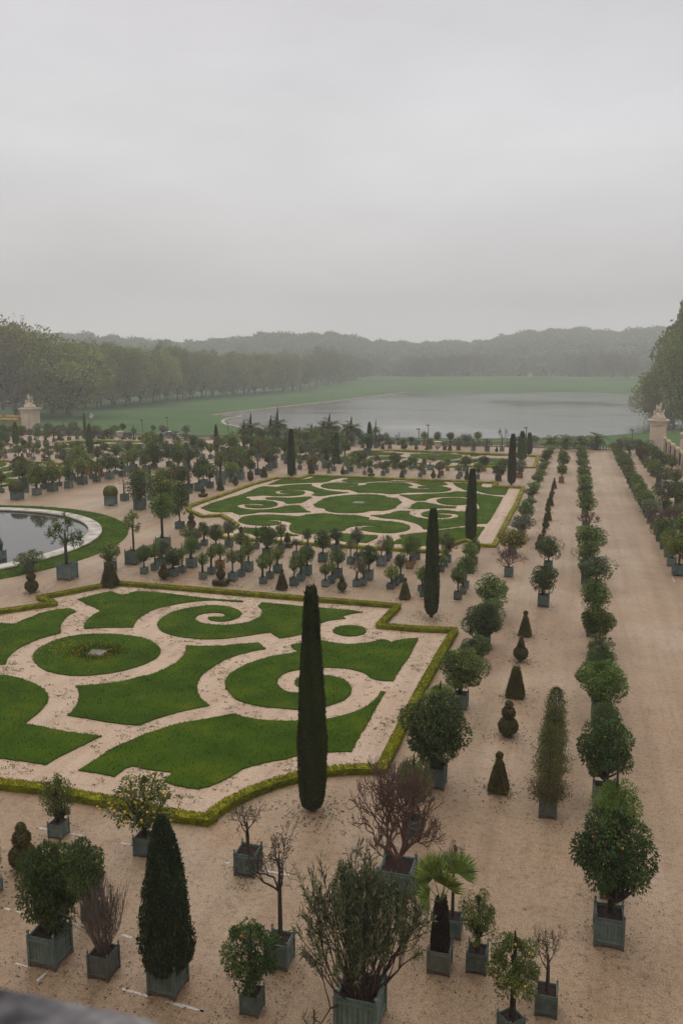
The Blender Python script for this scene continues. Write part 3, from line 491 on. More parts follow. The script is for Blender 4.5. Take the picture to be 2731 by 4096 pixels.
# weeds strewn through the parterre paths
c = 11000; lo, hi = PATH1.min(0), PATH1.max(0); lo = np.maximum(lo, [-50, 20]); P = lo + rng.random((c, 2)) * (hi - lo); P = P[inside(PATH1, P)]
cl_ = np.sin(P[:, 0] * .9 + 1) * np.sin(P[:, 1] * .8 + .5) + .5 * np.sin(P[:, 0] * 2.1 + P[:, 1] * 1.7); P = P[rng.random(len(P)) < .16 + .84 * np.clip(cl_, 0, 1)]
P = np.repeat(P, 6, 0) + rng.standard_normal((len(P) * 6, 2)) * np.array([.1, .05]); m.cards(np.c_[P, np.full(len(P), .008)], np.c_[rng.standard_normal((len(P), 2)), .35 * np.ones(len(P))], .035 + .055 * rng.random(len(P)), .04, 1, .45 + .5 * rng.random(len(P)), rng=rng)
c = 3500; lo, hi = PATH2.min(0), PATH2.max(0); P = lo + rng.random((c, 2)) * (hi - lo); P = P[inside(PATH2, P)]; cl_ = np.sin(P[:, 0] * .55 + 1) * np.sin(P[:, 1] * .35); P = P[rng.random(len(P)) < np.clip(cl_, 0, 1)]
P = np.repeat(P, 4, 0) + rng.standard_normal((len(P) * 4, 2)) * .12; m.cards(np.c_[P, np.full(len(P), .008)], np.c_[rng.standard_normal((len(P), 2)), .35 * np.ones(len(P))], .12, .07, 1, .45 + .5 * rng.random(len(P)), rng=rng)
tag(m.build('leaf_litter', [M['litter'], M['grass']]), kind='stuff')
m = MB()                                                    # taller grass with yellow flowers round the slab
c0 = G(*px('K4', 610, 567))[:2]
th = rng.random(2600) * 6.283; rr = .62 + .28 * rng.standard_normal(2600); P = c0 + np.c_[rr * np.cos(th) * 1.5, rr * np.sin(th) * 1.25]; P = P[np.abs(P - c0).max(1) > .55]
m.cards(np.c_[P, np.full(len(P), .05)], np.c_[rng.standard_normal((len(P), 2)) * .4, np.ones(len(P))], .07 + .13 * rng.random(len(P)), .03, 0, rng=rng)
Pf = np.r_[P[:170], c0 + np.array([-2.1, -.1]) + rng.standard_normal((130, 2)) * [.45, .7], c0 + rng.standard_normal((60, 2)) * 1.4]; m.cards(np.c_[Pf, .13 + .1 * rng.random(len(Pf))], rng.standard_normal((len(Pf), 3)), .045, .045, 1, rng=rng)
tag(m.build('flowering_grass', [M['grass'], plain('yellow_petal', (.5, .33, .01), (.6, .42, .02), 5)]), kind='stuff')
# ================================================================ plant prototypes
def sph(n, r): v = r.standard_normal((n, 3)); return v / (np.linalg.norm(v, axis=1)[:, None] + 1e-9)
def fit(m, lo=-1.0, hi=1.0, rad=1.0, foot=None):
    V = np.concatenate(m.v); z0, z1 = np.percentile(V[:, 2], [.7, 99.3]); rr = np.percentile(np.hypot(V[:, 0], V[:, 1]), 93)
    if foot is not None: z0 = foot
    for v in m.v: v[:, 2] = lo + (v[:, 2] - z0) / (z1 - z0) * (hi - lo); v[:, :2] *= rad / rr
    return m
def crown_mb(seed, n, leaf, lobes=16, lr=.42, spread=.66, fill=.25, droop=.25, asp=.55, fruit=0, fr=.05, stems=True, flat=1.0, pts=False):
    r = np.random.default_rng(seed); m = MB(); i = np.arange(lobes) + .5
    ph = np.arccos(1 - 2 * i / lobes); th = math.pi * (1 + 5 ** .5) * i + r.random() * 6
    C = np.c_[np.cos(th) * np.sin(ph), np.sin(th) * np.sin(ph), np.cos(ph)] * (spread * (1 + .16 * r.standard_normal(lobes)))[:, None] + .06 * r.standard_normal((lobes, 3))
    rad = lr * (1 + .25 * r.standard_normal(lobes)); val = r.random(lobes)
    k = r.integers(0, lobes, n); d = sph(n, r); q = r.random(n); rr = np.where(q < fill, r.random(n) * .9, .78 + .28 * r.random(n))
    P = C[k] + d * (rad[k] * rr)[:, None]
    D = d * .8 + P * .5 + r.standard_normal((n, 3)) * .65 + np.array([0, 0, -droop])
    m.cards(P, D, leaf * (.65 + .7 * r.random(n)), leaf * asp * (.8 + .4 * r.random(n)), 0, np.clip(.62 * r.random(n) + .38 * val[k], 0, 1), rng=r)
    if stems:
        for c in C[::1 if lobes < 30 else 2]:
            t = np.linspace(0, 1, 5)[:, None]; p = np.array([0, 0, -1.0]) * (1 - t) + c * .95 * t + .12 * np.sin(t * 3.1) * r.standard_normal(3); m.tube(p, np.linspace(.042, .012, 5), 4, 1)
    if fruit:
        d = sph(fruit, r); k = r.integers(0, lobes, fruit); d[:, 2] = d[:, 2] * .8 - .1; P = C[k] + d * rad[k][:, None] * 1.02
        o = (P * .5 + d); P = P + .03 * o
        for p in P: m.lathe([(0, -fr), (fr * .75, -fr * .65), (fr, 0), (fr * .75, fr * .65), (0, fr)], 6, 2, loc=p)
    return m
def branches(m, r, p, d, ln, rad, depth, mat, spread=.75, wob=.25, up_=.25, kids=(2, 3), tips=None, minr=.004, shrink=.74):
    t = np.linspace(0, 1, 4); pts = [np.array(p, float)]; dd = np.array(d, float)
    for _ in range(3):
        dd = dd + wob * r.standard_normal(3) + np.array([0, 0, up_ * .3]); dd /= np.linalg.norm(dd); pts.append(pts[-1] + dd * ln / 3)
    m.tube(pts, np.linspace(rad, max(rad * .68, minr), 4), 5 if rad > .02 else 3, mat, None, False)
    if depth == 0:
        if tips is not None: tips.append((pts[-1], dd))
        return
    for k in range(r.integers(kids[0], kids[1] + 1)):
        nd = dd + spread * sph(1, r)[0] + np.array([0, 0, up_]); nd /= np.linalg.norm(nd)
        s = pts[-1] if k < 2 else pts[2]
        branches(m, r, s, nd, ln * shrink * (.8 + .4 * r.random()), max(rad * .66, minr), depth - 1, mat, spread, wob, up_, kids, tips, minr, shrink)
def bare_mb(seed, depth=5, starts=4, kids=(2, 3), spread=.8, up_=.2, wob=.3, leaves=0, leaf=.07, rad=.05, ln=.5, minr=.006, shrink=.74):
    r = np.random.default_rng(seed); m = MB(); tips = []
    for k in range(starts):
        a = k * 6.283 / starts + r.random(); d = np.array([math.cos(a) * .8, math.sin(a) * .8, .75])
        branches(m, r, (0, 0, -1), d / np.linalg.norm(d), ln, rad, depth, 1, spread, wob, up_, kids, tips, minr, shrink)
    if leaves:
        tp = np.array([t[0] for t in tips]); td = np.array([t[1] for t in tips]); k = r.integers(0, len(tp), leaves)
        m.cards(tp[k] + .05 * r.standard_normal((leaves, 3)), td[k] + r.standard_normal((leaves, 3)), leaf * (.6 + .8 * r.random(leaves)), leaf * .5, 0, r.random(leaves), rng=r)
    return m
def twig_mb(seed, n=90):
    r = np.random.default_rng(seed); m = MB()
    for k in range(n):
        a = r.random() * 6.283; t = .15 + .75 * r.random(); d = np.array([math.cos(a) * t, math.sin(a) * t, 1.0]); p = np.array([math.cos(a) * .12, math.sin(a) * .12, -1.0])
        branches(m, r, p, d / np.linalg.norm(d), .55 + .3 * r.random(), .013, 2, 1, .5, .12, .35, (2, 3), None, .006, .7)
    return m
def column_mb(seed, n, leaf, asp=.6, taper=.35, rough=.12):
    """dense upright plant, widest low down; unit height -1..1"""
    r = np.random.default_rng(seed); m = MB(); z = r.random(n) ** 1.15; a = r.random(n) * 6.283
    w = (1 - z * (1 - taper)) * (.55 + .45 * np.clip(z / .12, 0, 1)) * (1 + rough * np.sin(a * 3 + z * 14) * np.sin(z * 23 + a) + rough * .8 * r.standard_normal(n)); w *= np.where(z > .95, np.sqrt(np.clip((1.0 - z) / .05, 0, 1)) * .8 + .2, 1)
    q = np.sqrt(.45 + .55 * r.random(n)); P = np.c_[np.cos(a) * w * q, np.sin(a) * w * q, z * 2 - 1]
    m.cards(P, np.c_[np.cos(a), np.sin(a), np.full(n, .1)] + .7 * r.standard_normal((n, 3)), leaf * (.6 + .8 * r.random(n)), leaf * asp, 0, r.random(n), rng=r)
    m.tube([(0, 0, -1), (0, 0, .8)], [.08, .02], 5, 1); return m
def palm_mb(seed, nf=26, leaflets=22, arch=1.0, lw=.035):
    r = np.random.default_rng(seed); m = MB()
    for k in range(nf):
        a = k * 2.39996 + r.random() * .3; e = 1.12 - 1.7 * (k / nf) + .12 * r.standard_normal(); t = np.linspace(0, 1, 9)
        ln = 1.05 * (.85 + .25 * r.random()); ang = e - arch * 1.35 * t ** 1.6; st = ln / 8
        x = np.concatenate([[0], np.cumsum(np.cos(ang[:-1]) * st)]); z = np.concatenate([[0], np.cumsum(np.sin(ang[:-1]) * st)])
        P = np.c_[np.cos(a) * x, np.sin(a) * x, z]; m.tube(P, np.linspace(.022, .006, 9), 3, 1, None, False)
        u = np.linspace(.16, .99, leaflets); Q = np.stack([np.interp(u, t, P[:, j]) for j in range(3)], 1); T = np.stack([np.interp(u, t, np.gradient(P[:, j])) for j in range(3)], 1); T /= np.linalg.norm(T, axis=1)[:, None]
        S = np.array([-math.sin(a), math.cos(a), 0]); ll = .30 * np.sin(np.clip(u * 1.05, .12, 1) * 2.6) + .06
        for s in (-1, 1):
            D = T * .75 + S * s + np.array([0, 0, -.15]) + .1 * r.standard_normal(Q.shape); m.cards(Q, D, ll, lw, 0, np.clip(.55 + .2 * r.standard_normal(leaflets) - .25 * (k / nf), 0, 1), rng=r)
    for k in range(14):                                       # dry hanging fronds
        a = r.random() * 6.28; t = np.linspace(0, 1, 5); P = np.c_[np.cos(a) * t * .38, np.sin(a) * t * .38, -.55 * t ** 1.3]; m.tube(P, .016, 3, 1, None, False)
    return m
PROTO = {}
def proto(key, fn, mats):
    if key not in PROTO: PROTO[key] = fn().mesh(key[0], [M[x] if isinstance(x, str) else x for x in mats])
    return PROTO[key]
# typ: (object name, words for the label, category, leaf, shape, fruit, bark)
T = dict(
 dense=('potted_bay_tree', 'dense dark round tree', 'dark', 'dense', None, 'bark'), mid=('potted_bay_tree', 'round mid green tree', 'mid', 'dense', None, 'bark'),
 pale=('potted_bay_tree', 'bright light green tree', 'light', 'dense', None, 'bark'), loose=('potted_myrtle_tree', 'thin airy green tree', 'mid', 'loose', None, 'bark'),
 lpale=('potted_myrtle_tree', 'thin airy pale tree', 'light', 'loose', None, 'bark'), dull=('potted_myrtle_tree', 'dull brownish green tree', 'dull', 'loose', None, 'bark'),
 grey=('potted_olive_tree', 'grey green olive tree', 'grey', 'loose', None, 'barkpale'), gdense=('potted_olive_tree', 'dense grey green tree', 'grey', 'dense', None, 'barkpale'),
 llemon=('potted_lemon_tree', 'loose citrus tree with lemons', 'mid', 'loose', 'lemon', 'bark'),
 lorange=('potted_orange_tree', 'loose tree with oranges', 'dark', 'loose', 'orange', 'bark'),
 lemon=('potted_lemon_tree', 'citrus tree with yellow fruit', 'mid', 'dense', 'lemon', 'bark'), orange=('potted_orange_tree', 'tree with orange fruit', 'dark', 'dense', 'orange', 'bark'),
 full=('potted_orange_tree', 'tree full of oranges', 'mid', 'full', 'orange', 'bark'), bare=('potted_bare_shrub', 'bare brown twiggy tree', 'dull', 'bare', None, 'twigbrown'),
 sparse=('potted_pruned_tree', 'hard pruned sparse tree', 'light', 'sparse', None, 'twigbrown'), red=('potted_bare_shrub', 'bare reddish twiggy shrub', 'dull', 'red', None, 'twigred'),
 twig=('potted_bare_shrub', 'bare grey twiggy shrub', 'dull', 'twig', None, 'twiggrey'), brown=('potted_brown_shrub', 'rust brown leafy shrub', 'brown', 'dense', None, 'twigred'),
 palm=('potted_date_palm', 'feathery date palm', 'palm', 'palm', None, 'bark'), cone=('potted_conifer', 'narrow pointed conifer', 'mid', 'cone', None, 'bark'))
def crown_for(typ, lod, var):
    nm, lk, leaf, shp, fr, bk = T[typ]
    if shp == 'palm': return proto(('crown', 'palm', lod, var % 2), lambda: palm_mb(60 + var % 2, 30 if lod else 24, 20 if lod else 14, lw=.055 if lod else .09), [leaf, bk])
    if shp in ('red', 'twig', 'bare', 'sparse'):
        v = var % 2
        f = dict(red=lambda: fit(bare_mb(70 + v, 6 if lod == 2 else 5, 5, (2, 3), .75, .22, .22, 0, rad=.045, ln=.42, minr=.005 if lod == 2 else .009 if lod else .016, shrink=.8), foot=-1.0),
                 twig=lambda: fit(twig_mb(80 + v, 90 if lod else 40), foot=-1.0), bare=lambda: fit(bare_mb(90 + v, 5 if lod else 4, 4, (2, 3), .9, .12, .35, 110, .06, rad=.034, ln=.5, minr=.006 if lod == 2 else .012, shrink=.76), foot=-1.0),
                 sparse=lambda: fit(bare_mb(97 + v, 4, 5, (2, 3), .85, .15, .35, 800, .16, rad=.045, ln=.5, minr=.012, shrink=.74), foot=-1.0))[shp]
        return proto(('crown', shp, leaf, bk, lod, v), f, [leaf, bk])
    n, lf = {0: (1150, .25), 1: (3000, .155), 2: (9500, .105)}[lod]; v = var % 3
    if shp == 'cone': return proto(('crown', 'cone', lod, leaf), lambda: column_mb(55, int(n * .8), lf, .6, .15), [leaf, bk])
    if shp == 'loose' and fr: return proto(('crown', shp, leaf, lod, v, fr), lambda: fit(crown_mb(320 + v, int(n * .55), lf, 22, .28, .74, .3, .3, .5, fruit=14, fr=.05)), [leaf, bk, fr])
    if shp == 'loose': return proto(('crown', shp, leaf, lod, v), lambda: fit(crown_mb(20 + v, int(n * (.42 if lod == 2 else .72)), lf, 24, .25, .74, .35, .4, .5)), [leaf, bk])
    if shp == 'full': return proto(('crown', shp, leaf, lod), lambda: fit(crown_mb(40, n, lf, 16, .42, .64, fruit=260, fr=.055)), [leaf, bk, fr])
    if fr: return proto(('crown', shp, leaf, lod, v, fr), lambda: fit(crown_mb(30 + v, int(n * .9), lf, 18, .37, .68, fruit=34 if fr == 'lemon' else 26, fr=.045 if lod < 2 else .032)), [leaf, bk, fr])
    return proto(('crown', shp, leaf, lod, v), lambda: fit(crown_mb(10 + v, n, lf, 17, .41, .65)), [leaf, bk])
def tub_mb(soil):
    m = MB(); p = .085
    for sx in (-1, 1):
        for sy in (-1, 1):
            cx, cy_ = sx * (.5 - p / 2), sy * (.5 - p / 2)
            m.box(cx - p / 2, cx + p / 2, cy_ - p / 2, cy_ + p / 2, 0, 1.0)
    for ax in (0, 1):
        for s in (-1, 1):
            for k in range(7):
                u0 = -.5 + p + k * (1 - 2 * p) / 7; u1 = u0 + (1 - 2 * p) / 7 - .014; d0 = .455 + .006 * (k % 2)
                a, b = sorted((s * (d0 - .03), s * d0))
                m.box(*((u0, u1, a, b) if ax == 0 else (a, b, u0, u1)), .13, .965)
            a, b = sorted((s * .41, s * .43)); m.box(*((-.42, .42, a, b) if ax == 0 else (a, b, -.42, .42)), .12, .95)
            for z0, z1 in ((.17, .245), (.80, .875)):
                a, b = sorted((s * .458, s * .488)); m.box(*((-.5 + p, .5 - p, a, b) if ax == 0 else (a, b, -.5 + p, .5 - p)), z0, z1)
            a, b = sorted((s * .44, s * .482)); e = .5 - p
            for k in range(8):                                  # arched apron between the feet
                u0, u1 = -e + k * 2 * e / 8, -e + (k + 1) * 2 * e / 8; z = .04 + .07 * math.sin(math.pi * (k + .5) / 8)
                m.box(*((u0, u1, a, b) if ax == 0 else (a, b, u0, u1)), z, .135)
    if soil: m.add([(-.42, -.42, .86), (.42, -.42, .86), (.42, .42, .86), (-.42, .42, .86)], [(0, 1, 2, 3)], 1)
    return m
def soil_mb():
    r = np.random.default_rng(5); m = MB(); n = 9; g = np.linspace(-.42, .42, n); X, Y = np.meshgrid(g, g); Z = .85 + .04 * np.exp(-(X**2 + Y**2) / .05) + .012 * r.standard_normal(X.shape)
    i = np.arange(n - 1)[:, None] * n; j = np.arange(n - 1)[None, :]; m.add(np.stack([X, Y, Z], -1), np.stack([i + j, i + j + 1, i + n + j + 1, i + n + j], -1).reshape(-1, 4), 0, None, True); return m
def fin_mb():
    m = MB(); m.lathe([(.028, 1.0), (.02, 1.03), (.022, 1.045), (.042, 1.065), (.052, 1.095), (.042, 1.128), (.015, 1.148), (0, 1.15)], 8, loc=(.457, .457, 0)); return m
FIN = [fin_mb() for _ in range(4)]
for q, m in enumerate(FIN):
    for v in m.v: v[:, 0] *= (1, -1, -1, 1)[q]; v[:, 1] *= (1, 1, -1, -1)[q]
TUBM = {}
def tub_parts(mat, lod):
    k = (mat, lod > 0)
    if k not in TUBM:
        TUBM[k] = (tub_mb(lod == 0).mesh('tub', [M[mat], M['soil']]), [f.mesh('finial', M[mat]) for f in FIN], soil_mb().mesh('soil', M['soil']))
    return TUBM[k]
def trunk_mb(s):
    r = np.random.default_rng(s); m = MB(); z = np.linspace(0, 1, 7); m.tube(np.c_[.6 * r.standard_normal(7).cumsum() * np.sin(z * 3.14), .6 * r.standard_normal(7).cumsum() * np.sin(z * 3.14), z], np.linspace(1.25, .85, 7), 7); return m
REC = []
def place_tub(k, x, y, w, yr, tub, rot, grp, typ, label=None, name=None, cat=None, look=None):
    sc = CROP[k][2]; X, Yp = px(k, x, y); p = G(X, Yp); s = (p - C0v).dot(fw) / F; az = math.atan2(p[0], p[1])
    Wd = w * sc * s / (abs(math.cos(az - rot)) + abs(math.sin(az - rot))); h = zat(p, px(k, x, yr)[1]); Wd *= 1.0
    h = float(np.clip(h, .72 * Wd, 1.12 * Wd)); dirh = np.array([math.sin(az), math.cos(az), 0]); c = p + dirh * Wd * .5 * (abs(math.cos(az - rot)) + abs(math.sin(az - rot)))
    d = float(np.linalg.norm(p - C0v)); lod = 1 if d < 74 else 0
    root = empty(name, (c[0], c[1], 0), label, cat, None, rot)
    tm, fins, sl = tub_parts(tub, lod); t = put('tub', tm, root, (0, 0, .003), (Wd, Wd, h))
    if lod:
        for f in fins: put('finial', f, t)
        put('soil', sl, t)
    REC.append([root, look, tub, grp, c, label]); return root, c, Wd, h, d, s * sc, lod
cnt = [0]
def pot(grp, k, x, y, w, yr, yb, yt, cw, typ, tub='teal', rot=0.0, label=None, fat=1.0, lodmin=0, dx=0.0):
    cnt[0] += 1; v = cnt[0] * 7 + int(x)
    nm, lk, leaf, shp, fr, bk = T[typ]
    root, c, Wd, h, d, s, lod = place_tub(k, x, y, w, yr, tub, rot, grp, typ, label, nm, 'potted shrub' if 'shrub' in nm else 'potted palm' if 'palm' in nm else 'potted tree', lk)
    zb, zt = float(zat(c, px(k, x, yb)[1])), float(zat(c, px(k, x, yt)[1])); zb = max(zb, h * .82); zt = max(zt, zb + .4 * Wd); r = cw * s * .5
    if d < 46 and r > .55: lod = 2; r *= .93
    lod = max(lod, lodmin); cm = crown_for(typ, lod, v); z0 = h * .84
    rz = (v * 2.399) % 6.283; rel = math.radians(0)
    off = (dx * s, 0)
    if typ == 'palm':
        th = zb + (zt - zb) * .35; put('trunk', proto(('trunk', 'p'), lambda: trunk_mb(9), ['bark']), root, (0, 0, z0), (.13 * Wd, .13 * Wd, th - z0))
        put('crown', cm, root, (0, 0, th), (r * 1.3, r * 1.3, r * 1.15), rz); return root
    if shp == 'twig': zb = z0
    ct = proto(('trunk', v % 3, bk), lambda: trunk_mb(v % 3), [bk]); tr = (.03 + .035 * Wd) * fat; top = zb + (.05 if shp == 'red' and lod == 2 else .18 if shp in ('red', 'bare', 'sparse', 'twig') else .45) * (zt - zb)
    if shp != 'twig': put('trunk', ct, root, (0, 0, z0), (tr, tr, max(top - z0, .05)))
    if shp in ('red', 'bare', 'sparse'): zb = max(top - .02, z0)
    put('crown', cm, root, (off[0], off[1], (zb + zt) / 2), (r, r * (.86 + .22 * ((v * 13) % 10) / 10), (zt - zb) / 2), rz).rotation_euler = (.26 * math.sin(v * 1.7), .26 * math.sin(v * 2.9 + 1), rz) if shp in ('dense', 'loose') else (0, 0, rz)
    return root
# ---------------------------------------------------------------- clipped yews and columns
def fuzz(m, P, Nn, leaf, r, mat=0, lift=.4):
    n = len(P); m.cards(P, Nn * .7 + lift * np.array([0, 0, 1]) + .55 * r.standard_normal((n, 3)), leaf * (.6 + .8 * r.random(n)), leaf * .55, mat, r.random(n), rng=r)
def ball_part(z, rad, seed, n=900, leaf=.05, squash=1.0):
    r = np.random.default_rng(seed); m = MB(); t = np.linspace(-math.pi / 2, math.pi / 2, 11); m.lathe(np.c_[np.cos(t) * rad, z + np.sin(t) * rad * squash], 18, noise=.02, rng=r, smooth=True, val=.4)
    d = sph(n, r); fuzz(m, np.array([0, 0, z]) + d * rad * np.array([1, 1, squash]), d, leaf, r); return m
def cone_part(z0, z1, r0, r1, sides, seed, n=1100, leaf=.05):
    r = np.random.default_rng(seed); m = MB(); k = math.sqrt(2) if sides == 4 else 1; q = 8; t = np.linspace(0, 1, q)
    seg = sides if sides == 4 else 18
    pr = [(.001, z0)] + [((r0 + (r1 - r0) * u) * k, z0 + (z1 - z0) * u) for u in t] + [(.001, z1)]; m.lathe(pr, seg, ang0=math.pi / 4 if sides == 4 else 0, smooth=sides != 4, val=.4, noise=.012, rng=r)
    u = 1 - np.sqrt(r.random(n)) if r1 < r0 else r.random(n); a = r.random(n) * 6.283; w = r0 + (r1 - r0) * u
    if sides == 4: mxx = np.maximum(np.abs(np.cos(a)), np.abs(np.sin(a))); w = w / mxx
    d = np.c_[np.cos(a), np.sin(a), np.full(n, .25)]; fuzz(m, np.c_[np.cos(a) * w, np.sin(a) * w, z0 + (z1 - z0) * u], d, leaf, r); return m
def stem_part(z): m = MB(); m.tube([(0, 0, -.02), (0, 0, z)], [.035, .03], 6); return m
YEW = dict(   # unit height; parts (name, mesh builder)
 cone=('clipped_yew_cone', 'knobbed yew pyramid', lambda: [('trunk', stem_part(.08)), ('cone', cone_part(.05, .86, .235, .055, 4, 1, 2550, .042)), ('ball', ball_part(.92, .072, 2, 390, .042))]),
 pyr=('clipped_yew_pyramid', 'plain yew pyramid', lambda: [('trunk', stem_part(.08)), ('cone', cone_part(.05, 1.0, .27, .075, 4, 3, 2850, .042))]),
 balls=('clipped_yew_balls', 'yew of three balls', lambda: [('trunk', stem_part(.12)), ('ball', ball_part(.28, .25, 4, 1950, .042, .95)), ('ball', ball_part(.66, .165, 5, 1050, .042)), ('ball', ball_part(.9, .09, 6, 450, .036))]),
 spin=('clipped_yew_ball', 'yew ball with cone', lambda: [('trunk', stem_part(.14)), ('ball', ball_part(.33, .255, 7, 1950, .042)), ('cone', cone_part(.58, 1.0, .13, .02, 12, 8, 750, .042))]),
 disc=('clipped_yew_plinth', 'yew ball on plinth', lambda: [('trunk', stem_part(.1)), ('plinth', cone_part(.06, .27, .3, .29, 4, 9, 1350, .042)), ('ball', ball_part(.5, .19, 10, 1200, .042)), ('cone', cone_part(.67, 1.0, .085, .025, 12, 11, 600, .036))]),
 ball=('clipped_yew_ball', 'plain yew ball', lambda: [('trunk', stem_part(.3)), ('ball', ball_part(.58, .42, 12, 1300, .05))]))
YP = {}
def yew(grp, k, x, y, yt, typ, label=None):
    X, Yp = px(k, x, y); p = G(X, Yp); nm, lk, fn = YEW[typ]
    if typ not in YP: YP[typ] = [(a, b.mesh(a, M['bark'] if a == 'trunk' else M['yew'])) for a, b in fn()]
    az = math.atan2(p[0], p[1]); h = float(zat(p, px(k, x, yt)[1])); c = p + np.array([math.sin(az), math.cos(az), 0]) * h * .22; h = float(zat(c, px(k, x, yt)[1]))
    root = empty(nm, (c[0], c[1], 0), label, 'topiary')
    for a, b in YP[typ]: put(a, b, root, None, (h, h, h))
    REC.append([root, lk, 'none', grp, c, label])
    # swept soil round the stem
    return root
def lathe_column(seed, prof, n, leaf, ridges=7, depth=.05, upward=1.0):
    """tall clipped conifer; prof = (radius, height) in units of height 1"""
    r = np.random.default_rng(seed); m = MB(); pr = np.array(prof); zz = np.linspace(pr[0, 1], pr[-1, 1], 44); rr = np.interp(zz, pr[:, 1], pr[:, 0]); seg = 40; a = np.arange(seg) * 6.283 / seg
    ph = r.random(6) * 6; fr = r.integers(2, 9, 6)
    def mod(a, z): return 1 + depth * (1 + .8 * np.sin(z * 17 + np.sin(a * 2) * 2)) * sum(np.sin(fr[i] * a + ph[i] + z * (3 + 4 * i) * (1 if i % 2 else -1)) for i in range(6)) / 2.2
    RR = rr[:, None] * mod(a[None, :], zz[:, None]) * (1 + .02 * r.standard_normal((44, seg)))
    V = np.stack([RR * np.cos(a), RR * np.sin(a), zz[:, None] + 0 * RR], -1); i = np.arange(43)[:, None] * seg; j = np.arange(seg)[None, :]
    m.add(V, np.stack([i + j, i + (j + 1) % seg, i + seg + (j + 1) % seg, i + seg + j], -1).reshape(-1, 4), 0, .3, True); m.add(V[-1], [list(range(seg))], 0, .3); m.add(V[0], [list(range(seg))[::-1]], 0, .1)
    if upward > .9:                                            # loose sprays round the tip
        q = n // 45; zt_ = .93 + .06 * r.random(q); at_ = r.random(q) * 6.283; wt = np.interp(zt_, pr[:, 1], pr[:, 0]) * .9; m.cards(np.c_[np.cos(at_) * wt, np.sin(at_) * wt, zt_], np.c_[r.standard_normal((q, 2)) * .16, np.ones(q)], .02 + .03 * r.random(q), .012, 0, r.random(q), rng=r)
    z = pr[0, 1] + (pr[-1, 1] - pr[0, 1]) * r.random(n); a = r.random(n) * 6.283; w = np.interp(z, pr[:, 1], pr[:, 0]) * mod(a, z)
    P = np.c_[np.cos(a) * w, np.sin(a) * w, z]; D = np.c_[np.cos(a) * .5, np.sin(a) * .5, np.full(n, upward)] + .3 * r.standard_normal((n, 3))
    m.cards(P, D, leaf * (.5 + r.random(n)), leaf * .35, 0, np.clip(.5 * r.random(n) + .25 + .25 * np.sin(a * 5 + z * 9), 0, 1), rng=r)
    return m
CYP = [[(.03, .012), (.048, .022), (.061, .055), (.068, .13), (.07, .27), (.067, .42), (.058, .57), (.047, .72), (.037, .86), (.029, .95), (.021, .99), (.012, 1.0)],
       [(.02, .02), (.045, .04), (.062, .09), (.066, .25), (.064, .42), (.053, .65), (.041, .85), (.03, .95), (.02, 1.0)], [(.04, .01), (.10, .05), (.115, .2), (.105, .45), (.08, .7), (.045, .9), (.012, 1.0)]]
CYM = {}
def column(k, x, y, yt, w, var, label, name='cypress_column', mat='cypress', n=7000, leaf=.02):
    X, Yp = px(k, x, y); p = G(X, Yp); az = math.atan2(p[0], p[1]); s = (p - C0v).dot(fw) / F; r = w * CROP[k][2] * s / 2
    c = p + np.array([math.sin(az), math.cos(az), 0]) * r * .5; h = float(zat(c, px(k, x, yt)[1])); key = (var, mat, n)
    if key not in CYM: CYM[key] = lathe_column(100 + var, CYP[var], n, leaf, depth=.045 if mat == 'cypress' else .09).mesh('foliage', M[mat])
    root = empty(name, (c[0], c[1], 0), label, 'tree'); pr = max(q[0] for q in CYP[var]); put('foliage', CYM[key], root, None, (r / pr / 1.04, r / pr / 1.04, h))
    m = proto(('trunk', 'st'), lambda: stem_part(1.0), ['bark']); put('trunk', m, root, None, (r * 8, r * 8, h * .06)); return root
# ================================================================ everything planted, group by group
def rows(grp, k, txt):
    for ln in txt.strip().split('\n'):
        for e in ln.split(';'):
            e = e.split()
            if not e: continue
            n = [float(v) for v in e[:7]]; kw = {}
            for x in e[8:]:
                if x in ('rawwood', 'greywood'): kw['tub'] = x
            pot(grp, k, *n, e[7], **kw)
def yews(grp, k, txt):
    for e in txt.strip().split(';'):
        e = e.split()
        if e: yew(grp, k, float(e[0]), float(e[1]), float(e[2]), e[3])
# x base, y base, tub width, y rim, y crown bottom, y crown top, crown width, type
rows('R1', 'D', '''350 925 58 870 880 750 210 full; 400 850 50 800 790 725 105 red; 415 800 50 750 750 645 155 gdense; 445 700 48 650 645 550 115 mid; 465 620 45 575 570 525 105 dense
482 545 42 500 500 450 98 dull; 505 490 40 455 460 408 90 pale; 530 440 36 405 400 355 88 mid; 545 400 34 365 370 315 88 lemon; 565 345 34 310 310 270 88 mid; 580 310 30 275 280 242 85 dull; 590 272 30 240 245 203 82 dense; 602 242 28 213 215 180 75 brown; 618 215 28 190 185 148 70 mid; 628 190 24 165 160 128 66 dull
325 1085 65 1010 1030 870 240 red''')
rows('R1', 'E', '365 335 85 255 285 85 215 mid; 355 392 80 320 310 240 170 lemon; 315 545 90 465 475 265 235 dense; 270 665 95 560 585 475 190 dense')
rows('R1', 'K5', '1475 930 100 805 770 558 275 lemon; 1345 1085 95 975 890 780 195 mid')
pot('R1', 'K5', 1318, 1432, 145, 1245, 1232, 862, 400, 'dense', fat=1.2, label='big dense dark round tree in the nearest tub of the row beside the hedge')
